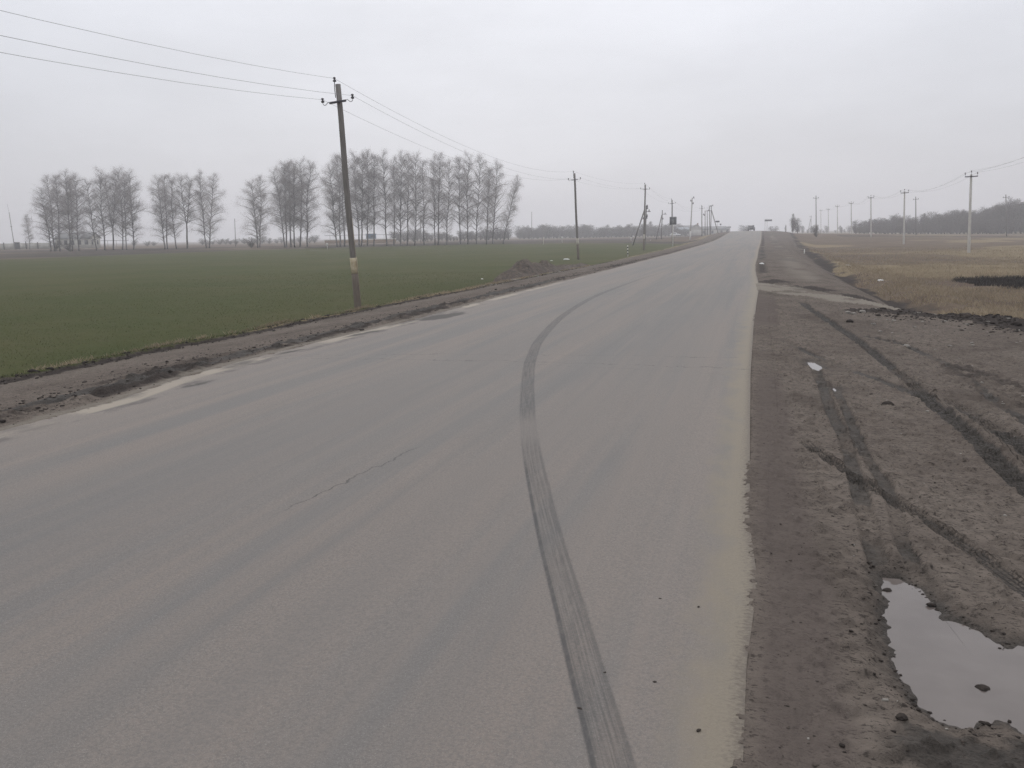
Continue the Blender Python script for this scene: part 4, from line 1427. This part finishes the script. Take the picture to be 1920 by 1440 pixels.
pipe_run(183, 236, 300, 451, 'thin raised pipe on posts right of the ruined house', 4)
pipe_run(612, 748, 300, 440.5, 'long raised pipe on posts behind the long birch row', 7, True)
b = on_ground(676, 285)
w_ = empty('low_wall', b, 'long low ochre wall with a white top behind the birch stems', 'wall', rz=math.atan2(-b[0], b[1]))
MB().box(-11, 11, -.15, .15, -.3, .95).build('masonry', M_ochre, w_)
MB().box(-11.1, 11.1, -.2, .2, .953, 1.25).build('coping', M_white, w_)
b = on_ground(696, 292)
t_ = empty('blue_trailer', b, 'faded blue cabin on wheels standing behind the low wall', 'trailer', rz=math.atan2(-b[0], b[1])+.25)
MB().box(-1.4, 1.4, -1., 1., 1.15, 2.75).build('body', M_blue, t_)
MB().box(-1.5, 1.5, -1.1, 1.1, 2.753, 2.85).build('roof', M_slate, t_)
MB().box(-.4, .35, -1.03, -1.003, 1.75, 2.35).build('window', M_dark, t_)
MB().box(-1.5, 1.5, -.1, .1, .8, 1.147).build('chassis', M_steel, t_)
for x in (-.9, .9):
    for y in (-.85, .85):
        MB().tube([(x, y-.1, .45), (x, y+.1, .45)], .45, 12).build('wheel', M_black, t_)

# ------------------------------------------------------------------ vehicles
M_car = plain('dark_car_paint', (.022, .022, .028), (.032, .031, .036), 3., .35, spec=.5)
M_carw = plain('white_car_paint', (.70, .70, .70), (.62, .62, .62), 3., .4, spec=.5)
M_glass = plain('car_glass', (.03, .033, .038), (.04, .043, .05), 3., .1, spec=.5)
M_lampw = plain('lamp_glass', (.5, .5, .48), (.4, .4, .38), 8., .2)


def car(base, rz, lab, mat):
    o_ = empty('car', base, lab, 'car', rz=rz)

    def prof(p, w0, nm, m, par):
        """side outline (y,z) swept across x"""
        n = len(p)
        V = [(-w0, y, z) for y, z in p]+[(w0, y, z) for y, z in p]
        F = [(i, (i+1) % n, n+(i+1) % n, n+i) for i in range(n)]
        T = [(0, i+1, i) for i in range(1, n-1)]+[(n, n+i, n+i+1) for i in range(1, n-1)]
        return MB().add(V, F, T).build(nm, m, par)
    body = prof([(-2.05, .32), (-2.1, .55), (-2.05, .80), (-1.1, .92), (1.2, .95), (2.0, .93), (2.08, .6), (2.02, .32)], .83, 'body', mat, o_)
    prof([(-1.05, .923), (-.45, 1.40), (-.2, 1.44), (1.0, 1.46), (1.35, 1.42), (1.85, .953)], .70, 'cabin', mat, o_)
    for s, y0, z0, y1, z1, nm in ((-1, -.98, .98, -.50, 1.36, 'windscreen'), (1, 1.78, 1.0, 1.42, 1.36, 'rear_window')):
        k = .02*s
        V = [(-.62, y0+k, z0+.01), (.62, y0+k, z0+.01), (.56, y1+k, z1+.01), (-.56, y1+k, z1+.01)]
        V += [(x, y-k, z-.02) for x, y, z in V]
        MB().add(V, [(0, 1, 2, 3), (4, 7, 6, 5), (0, 4, 5, 1), (1, 5, 6, 2), (2, 6, 7, 3), (3, 7, 4, 0)]).build(nm, M_glass, o_)
    for x in (-.703, .703):
        MB().box(min(x, x*1.01), max(x, x*1.01), -.45, 1.2, 1.0, 1.33).build('side_window', M_glass, o_)
    for x in (-.72, .72):
        for y in (-1.3, 1.3):
            wl = MB().tube([(x-.1, y, .32), (x+.1, y, .32)], .32, 16).build('wheel', M_black, o_)
            xo = x+(.103 if x > 0 else -.103)
            MB().tube([(xo-.004, y, .32), (xo+.004, y, .32)], .19, 12).build('rim', M_steel, wl)
    for x in (-.6, .6):
        MB().box(x-.18, x+.18, -2.14, -2.09, .60, .76).build('headlight', M_lampw, o_)
        MB().box(x-.16, x+.16, 2.07, 2.10, .66, .84).build('tail_light', M_ochre, o_)
    MB().box(-.8, .8, -2.17, -2.06, .36, .52).build('bumper', M_black, o_)
    return o_


p = at_d(1408.5, 432, 240)
car((p[0], p[1], road_z(p[1])+.04), .06, 'dark car coming over the crest of the road', M_car)
b = on_ground(1266, 372)
car(b+np.array([0, 0, .1]), 1.4, 'white car parked far off beyond the grey sign back', M_carw)

# ------------------------------------------------------------------ earth heap on the left verge
hx = np.linspace(-1, 1, 90)
hy = np.linspace(0, 1, 200)
HX, HY = np.meshgrid(hx, hy)
prof_h = np.interp(HY, [0, .10, .19, .28, .40, .48, .58, .80, 1], [0, .35, .95, .85, .78, .5, .42, .32, .0])
wid_h = np.interp(HY, [0, .2, .5, 1], [.5, 1.2, 1.2, .5])
wxh = -12.2-.02*(HY*30)+HX*wid_h
wyh = 39.5+HY*30.+.3*np.sin(HX*4)
gh, _, _ = ground_v(wxh, wyh)
bump_ = fbm(wxh*1.1, wyh*1.1, 5, 201)
body_ = np.clip(1-np.abs(HX)**1.7, 0, 1)*np.clip(HY*9, 0, 1)*np.clip((1-HY)*9, 0, 1)
HZ = gh-.06+body_*(prof_h*.95*(.45+1.05*bump_)+.05)+(fbm(wxh*4, wyh*4, 3, 207)-.5)*.22*body_
IH = np.arange(HX.size).reshape(HX.shape)
QH = np.stack([IH[:-1, :-1], IH[:-1, 1:], IH[1:, 1:], IH[1:, :-1]], -1).reshape(-1, 4)
M_heap = NT('heaped_soil')
n_ = M_heap.noise(1.5, 6, .65)
M_heap.bump(M_heap.noise(6., 6, .7), .9, .12)
M_heap = M_heap.fin(M_heap.mix(M_heap.map(M_heap.noise(7., 4, .6), .5, .7), M_heap.mix(M_heap.map(n_, .35, .65), (.062, .050, .044), (.118, .095, .080)), (.165, .132, .098)), .95, .2)
hp = np_mesh('earth_heap', np.stack([wxh, wyh, HZ], -1).reshape(-1, 3), QH, M_heap, smooth=True)
tag(hp, 'brown ragged heap of bare earth on the left verge beside the green field', 'earth heap')

# ------------------------------------------------------------------ clods, pebbles, litter
_ph = (1+5**.5)/2
ICO = np.array([(-1, _ph, 0), (1, _ph, 0), (-1, -_ph, 0), (1, -_ph, 0), (0, -1, _ph), (0, 1, _ph), (0, -1, -_ph), (0, 1, -_ph), (_ph, 0, -1), (_ph, 0, 1), (-_ph, 0, -1), (-_ph, 0, 1)])/1.9
ICF = np.array([(0, 11, 5), (0, 5, 1), (0, 1, 7), (0, 7, 10), (0, 10, 11), (1, 5, 9), (5, 11, 4), (11, 10, 2), (10, 7, 6), (7, 1, 8), (3, 9, 4), (3, 4, 2), (3, 2, 6), (3, 6, 8), (3, 8, 9), (4, 9, 5), (2, 4, 11), (6, 2, 10), (8, 6, 7), (9, 8, 1)])


def lumps(name, x, y, size, mat, flat=.6, lift=.15):
    n = len(x)
    z, i, j = ground_v(x, y)
    V = ICO[None]*rng.uniform(.6, 1.25, (n, 12, 1))
    a = rng.uniform(0, 6.28, n)
    ca, sa = np.cos(a)[:, None], np.sin(a)[:, None]
    V = np.stack([V[..., 0]*ca-V[..., 1]*sa, V[..., 0]*sa+V[..., 1]*ca, V[..., 2]], -1)
    sc = np.stack([size*rng.uniform(.8, 1.5, n), size*rng.uniform(.7, 1.2, n), size*flat*rng.uniform(.6, 1.2, n)], -1)
    V = V*sc[:, None, :]+np.stack([x, y, z+size*lift], -1)[:, None, :]
    F = (ICF[None]+12*np.arange(n)[:, None, None]).reshape(-1, 3)
    o_ = np_mesh(name, V.reshape(-1, 3), F, mat, smooth=False)
    return tag(o_, kind='stuff')


n = 3600
y_ = 2.2+13*rng.uniform(0, 1, n)**1.9
x_ = redge(y_)+.06+rng.uniform(0, 1, n)*np.minimum(.5+y_*.3, 4.)
keep = ~inpoly(x_, y_, PUDDLE)
wv = wet[np.clip(np.searchsorted(gy, y_), 0, NY-1), np.clip(np.searchsorted(gx, x_), 0, NX-1)]
keep &= rng.uniform(0, 1, n) < .30+.7*wv
x_, y_ = x_[keep], y_[keep]
lumps('mud_clods', x_, y_, rng.lognormal(math.log(.0034), .45, len(x_)), M_clodL, .5)
n = 420
y_ = 2.3+9*rng.uniform(0, 1, n)**2.
x_ = redge(y_)+.1+rng.uniform(0, 1, n)*np.minimum(.5+y_*.3, 4.)
keep = ~inpoly(x_, y_, PUDDLE)
lumps('dark_mud_clods', x_[keep], y_[keep], rng.lognormal(math.log(.005), .45, keep.sum()), M_clod, .45)
n = 3600
y_ = 5.5+55*rng.uniform(0, 1, n)**1.6
x_ = ledge(y_)-np.abs(rng.normal(.75, .4, n))-.1
lumps('dark_verge_clods', x_, y_, rng.lognormal(math.log(.009), .5, n), M_clod, .6)
y_ = 6+60*rng.uniform(0, 1, n)**1.5
x_ = ledge(y_)-3.78-rng.normal(0, .28, n)
lumps('broken_sod_clods', x_, y_, rng.lognormal(math.log(.015), .45, n), M_clod, .7)
n = 230
kk = rng.integers(0, len(PUDDLE), n)
pr_ = PUDDLE[kk]-PUDDLE.mean(0)
pr_ = pr_/np.linalg.norm(pr_, axis=1)[:, None]
pp_ = PUDDLE[kk]+pr_*(rng.normal(.035, .045, n))[:, None]+rng.normal(0, .02, (n, 2))
lumps('puddle_rim_clods', pp_[:, 0], pp_[:, 1], rng.lognormal(math.log(.0048), .5, n), M_clod, .6, .4)
t = rng.uniform(0, 1, 1500)
rid = smooth_poly([(2.6, 20.9), (3.75, 20.3), (4.4, 19.1), (4.9, 17.6), (5.6, 15.2), (6.5, 12.5)])
k_ = (t*(len(rid)-1)).astype(int)
lumps('ridge_clods', rid[k_, 0]+rng.normal(0, .5, 1500), rid[k_, 1]+rng.normal(0, .7, 1500), rng.lognormal(math.log(.017), .5, 1500), M_clod, .6)
n = 230
y_ = np.r_[8+14*rng.uniform(0, 1, n//2), 2.5+9*rng.uniform(0, 1, n//2)**1.5]
x_ = np.r_[2.0+3.6*rng.uniform(0, 1, n//2), .2+2.6*rng.uniform(0, 1, n//2)]
keep = ~inpoly(x_, y_, PUDDLE)
lumps('pale_pebbles', x_[keep], y_[keep], np.r_[rng.lognormal(math.log(.022), .5, n//2), rng.lognormal(math.log(.005), .5, n//2)][keep], M_peb, .6)
n = 260
y_ = 34+18*rng.uniform(0, 1, n)
x_ = ledge(y_)-4.1-.35*rng.normal(0, 1, n)
lumps('pale_rubble', x_, y_, rng.lognormal(math.log(.035), .5, n), M_peb, .6)


def lump(name, p, s, mat, lab, cat, group=None, seed=0, flat=(1, 1, .6)):
    bm = bmesh.new()
    bmesh.ops.create_icosphere(bm, subdivisions=3, radius=1.)
    for v in bm.verts:
        c = v.co
        k = .65+.7*float(fbm(c.x*1.3+seed*7.1+c.z, c.y*1.3-seed*3.3+c.z*.7, 3, seed))
        v.co = Vector((c.x*flat[0]*k*s, c.y*flat[1]*k*s, c.z*flat[2]*k*s))
    me = bpy.data.meshes.new(name)
    bm.to_mesh(me)
    bm.free()
    me.materials.append(mat)
    o_ = bpy.data.objects.new(name, me)
    COL.objects.link(o_)
    o_.location = [float(v) for v in p]
    o_.rotation_euler.z = seed*1.7
    return tag(o_, lab, cat, group)


def gpt(px, py, z0=-.1, dz=0.):
    q = at_z(px, py, z0)
    for _ in range(4):
        z0 = ground_at(q[0], q[1])
        q = at_z(px, py, z0)
    return (q[0], q[1], z0+dz)


M_bag = plain('white_plastic', (.78, .78, .77), (.66, .66, .66), 9., .45)
for i, (px, py, s, lab) in enumerate((
        (650, 588, .13, 'crumpled white bag lying on the verge below the nearest pole'),
        (1062, 487, .27, 'large white bag at the far end of the earth heap'),
        (904, 523.5, .12, 'round white scrap on the field edge left of the earth heap'),
        (1034, 489, .13, 'small white scrap on the field edge beyond the earth heap'),
        (1428, 495, .16, 'white scrap on the right shoulder beside the road'),
        (1588, 499, .20, 'grey white bag in the dry grass beyond the ditch'),
        (1652, 527, .16, 'small white scrap in the dry grass, right of the ditch'),
        (1220, 450.5, .25, 'white scrap on the bare earth right of the third field pole'))):
    q = gpt(px, py, -.5)
    lump('plastic_scrap', (q[0], q[1], q[2]+s*.12), s*.8, M_bag, lab, 'litter', 'white litter along the verges', i+1, (1.3, .7, .38))
for i, (px, py, s, mat, lab) in enumerate((
        (1590, 587.5, .065, M_peb, 'pale stone at the left end of the soil ridge, left one of three'),
        (1601, 590, .06, M_peb, 'pale flat stone in the middle of three on the dirt ramp'),
        (1617, 586, .065, M_peb, 'pale stone, right one of three on the dirt ramp'),
        (1593, 604.5, .07, M_clod, 'dark stone lying below the three pale stones'),
        (1811, 595, .11, M_clodL, 'big grey stone embedded in the dark soil ridge'),
        (1664, 761, .055, M_clod, 'dark clod alone on the dirt beside the wide wheel rut'),
        (1842, 1304, .028, M_clod, 'dark clod standing out of the big puddle'),
        (1663, 1110, .022, M_clod, 'dark clod at the left rim of the big puddle'),
        (1691, 1347, .020, M_clod, 'rounded dark clod below the lower rim of the puddle'))):
    q = gpt(px, py, -.1)
    z = q[2] if i != 6 else max(q[2], PZ-.01)
    lump('stone' if i < 5 else 'mud_clod', (q[0], q[1], z+s*.25), s, mat, lab, 'stone' if i < 5 else 'clod', None, i+11)
for i, (px, py, s, lab) in enumerate((
        (588, 1152, .016, 'small dark clod alone on the left half of the asphalt'),
        (1310, 1362, .011, 'black crumb on the asphalt near the muddy edge'),
        (1087, 1322, .015, 'dark crumb stuck on the skid mark'),
        (1134, 1255, .010, 'small dark crumb on the right line of the skid mark'),
        (1238, 1117, .009, 'tiny dark crumb between skid mark and muddy edge'),
        (1310, 1132, .009, 'tiny black crumb near the dusty road edge'),
        (1228, 1272, .009, 'brown crumb right of the skid mark'),
        (967, 1073, .008, 'tiny crumb left of the skid mark'))):
    q = at_z(px, py, .02)
    lump('mud_crumb', (q[0], q[1], road_z(q[1])+.006), s*.62, M_clod, lab, 'clod', 'crumbs on the asphalt', i+31, (1.4, .9, .42))

# ------------------------------------------------------------------ grass


def blades(name, x, y, h, w_, mat, lean=.5):
    n = len(x)
    z, _, _ = ground_v(x, y)
    a = rng.uniform(0, 6.28, n)
    b = rng.uniform(0, 6.28, n)
    k = rng.uniform(0, lean, n)*h
    P = np.stack([x, y, z-.01], -1)
    s = np.stack([np.cos(a), np.sin(a), 0*a], -1)*(w_*.5)[:, None]
    l_ = np.stack([np.cos(b)*k, np.sin(b)*k, h], -1)
    V = np.stack([P-s, P+s, P+l_*.6+s*.6-l_*[0.15, .15, 0], P+l_], 1).reshape(-1, 3)
    i = np.arange(n)[:, None]*4
    F = np.vstack([i+np.array([0, 1, 2]), i+np.array([0, 2, 3])])
    return tag(np_mesh(name, V, F, mat), kind='stuff')


n = 150000
y_ = 4+56*rng.uniform(0, 1, n)**1.5
e0 = ledge(y_)-3.8
x_ = e0-.02-26*rng.uniform(0, 1, n)**1.8
ci, cj = np.clip(np.searchsorted(gy, y_), 0, NY-1), np.clip(np.searchsorted(gx, x_), 0, NX-1)
keep = (crop[ci, cj] > .5) & (rng.uniform(0, 1, n) > straw[ci, cj]*1.15) & (fbm(x_*1.5, y_*1.5, 3, 301) > .36)
x_, y_ = x_[keep], y_[keep]
blades('young_crop', x_, y_, rng.uniform(.03, .075, len(x_)), rng.uniform(.006, .012, len(x_)), M_sprout, .9)
n = 45000
y_ = 9+50*rng.uniform(0, 1, n)**1.3
x_ = ledge(y_)-3.95-np.abs(rng.normal(0, 1.0, n))
cl_ = fbm(x_*1.4, y_*1.1, 3, 303)+.10*sstep(12, 24, y_)
keep = cl_ > .55
blades('dead_grass', x_[keep], y_[keep], rng.uniform(.04, .15, keep.sum()), rng.uniform(.006, .013, keep.sum()), M_straw, .8)
n = 130000
th = np.radians(rng.uniform(2.5, 22, n))
rr_ = 17+110*rng.uniform(0, 1, n)**1.5
x_, y_ = rr_*np.sin(th), rr_*np.cos(th)
ci, cj = np.clip(np.searchsorted(gy, y_), 0, NY-1), np.clip(np.searchsorted(gx, x_), 0, NX-1)
keep = (meadow[ci, cj] > .5) & (soil[ci, cj] < .3) & (fbm(x_*.5, y_*.5, 4, 305) > .40)
x_, y_ = x_[keep], y_[keep]
blades('dry_meadow_grass', x_, y_, rng.uniform(.06, .22, len(x_)), rng.uniform(.008, .018, len(x_)), M_straw, .9)

n = 26000
x_, y_ = rng.uniform(7.5, 17, n), rng.uniform(35, 49.5, n)
ci, cj = np.clip(np.searchsorted(gy, y_), 0, NY-1), np.clip(np.searchsorted(gx, x_), 0, NX-1)
keep = (soil[ci, cj] > .4) & (meadow[ci, cj] > .5)
x_, y_ = x_[keep], y_[keep]
blades('burnt_stubble', x_, y_, rng.uniform(.05, .20, len(x_)), rng.uniform(.012, .03, len(x_)), M_clod, .9)

# ------------------------------------------------------------------ haze
hz = NT('haze')
hz.t.nodes.remove(hz.b)
pv = hz.t.nodes.new('ShaderNodeVolumePrincipled')
pv.inputs['Color'].default_value = (.955, .957, 1., 1)
pv.inputs['Density'].default_value = .00125
pv.inputs['Anisotropy'].default_value = .55
hz.t.links.new(pv.outputs[0], hz.out.inputs['Volume'])
mb = MB()
mb.box(-1750, 1750, -450, 1750, float(Z.min())-1., 40.)
tag(mb.build('haze', hz.m), kind='stuff')
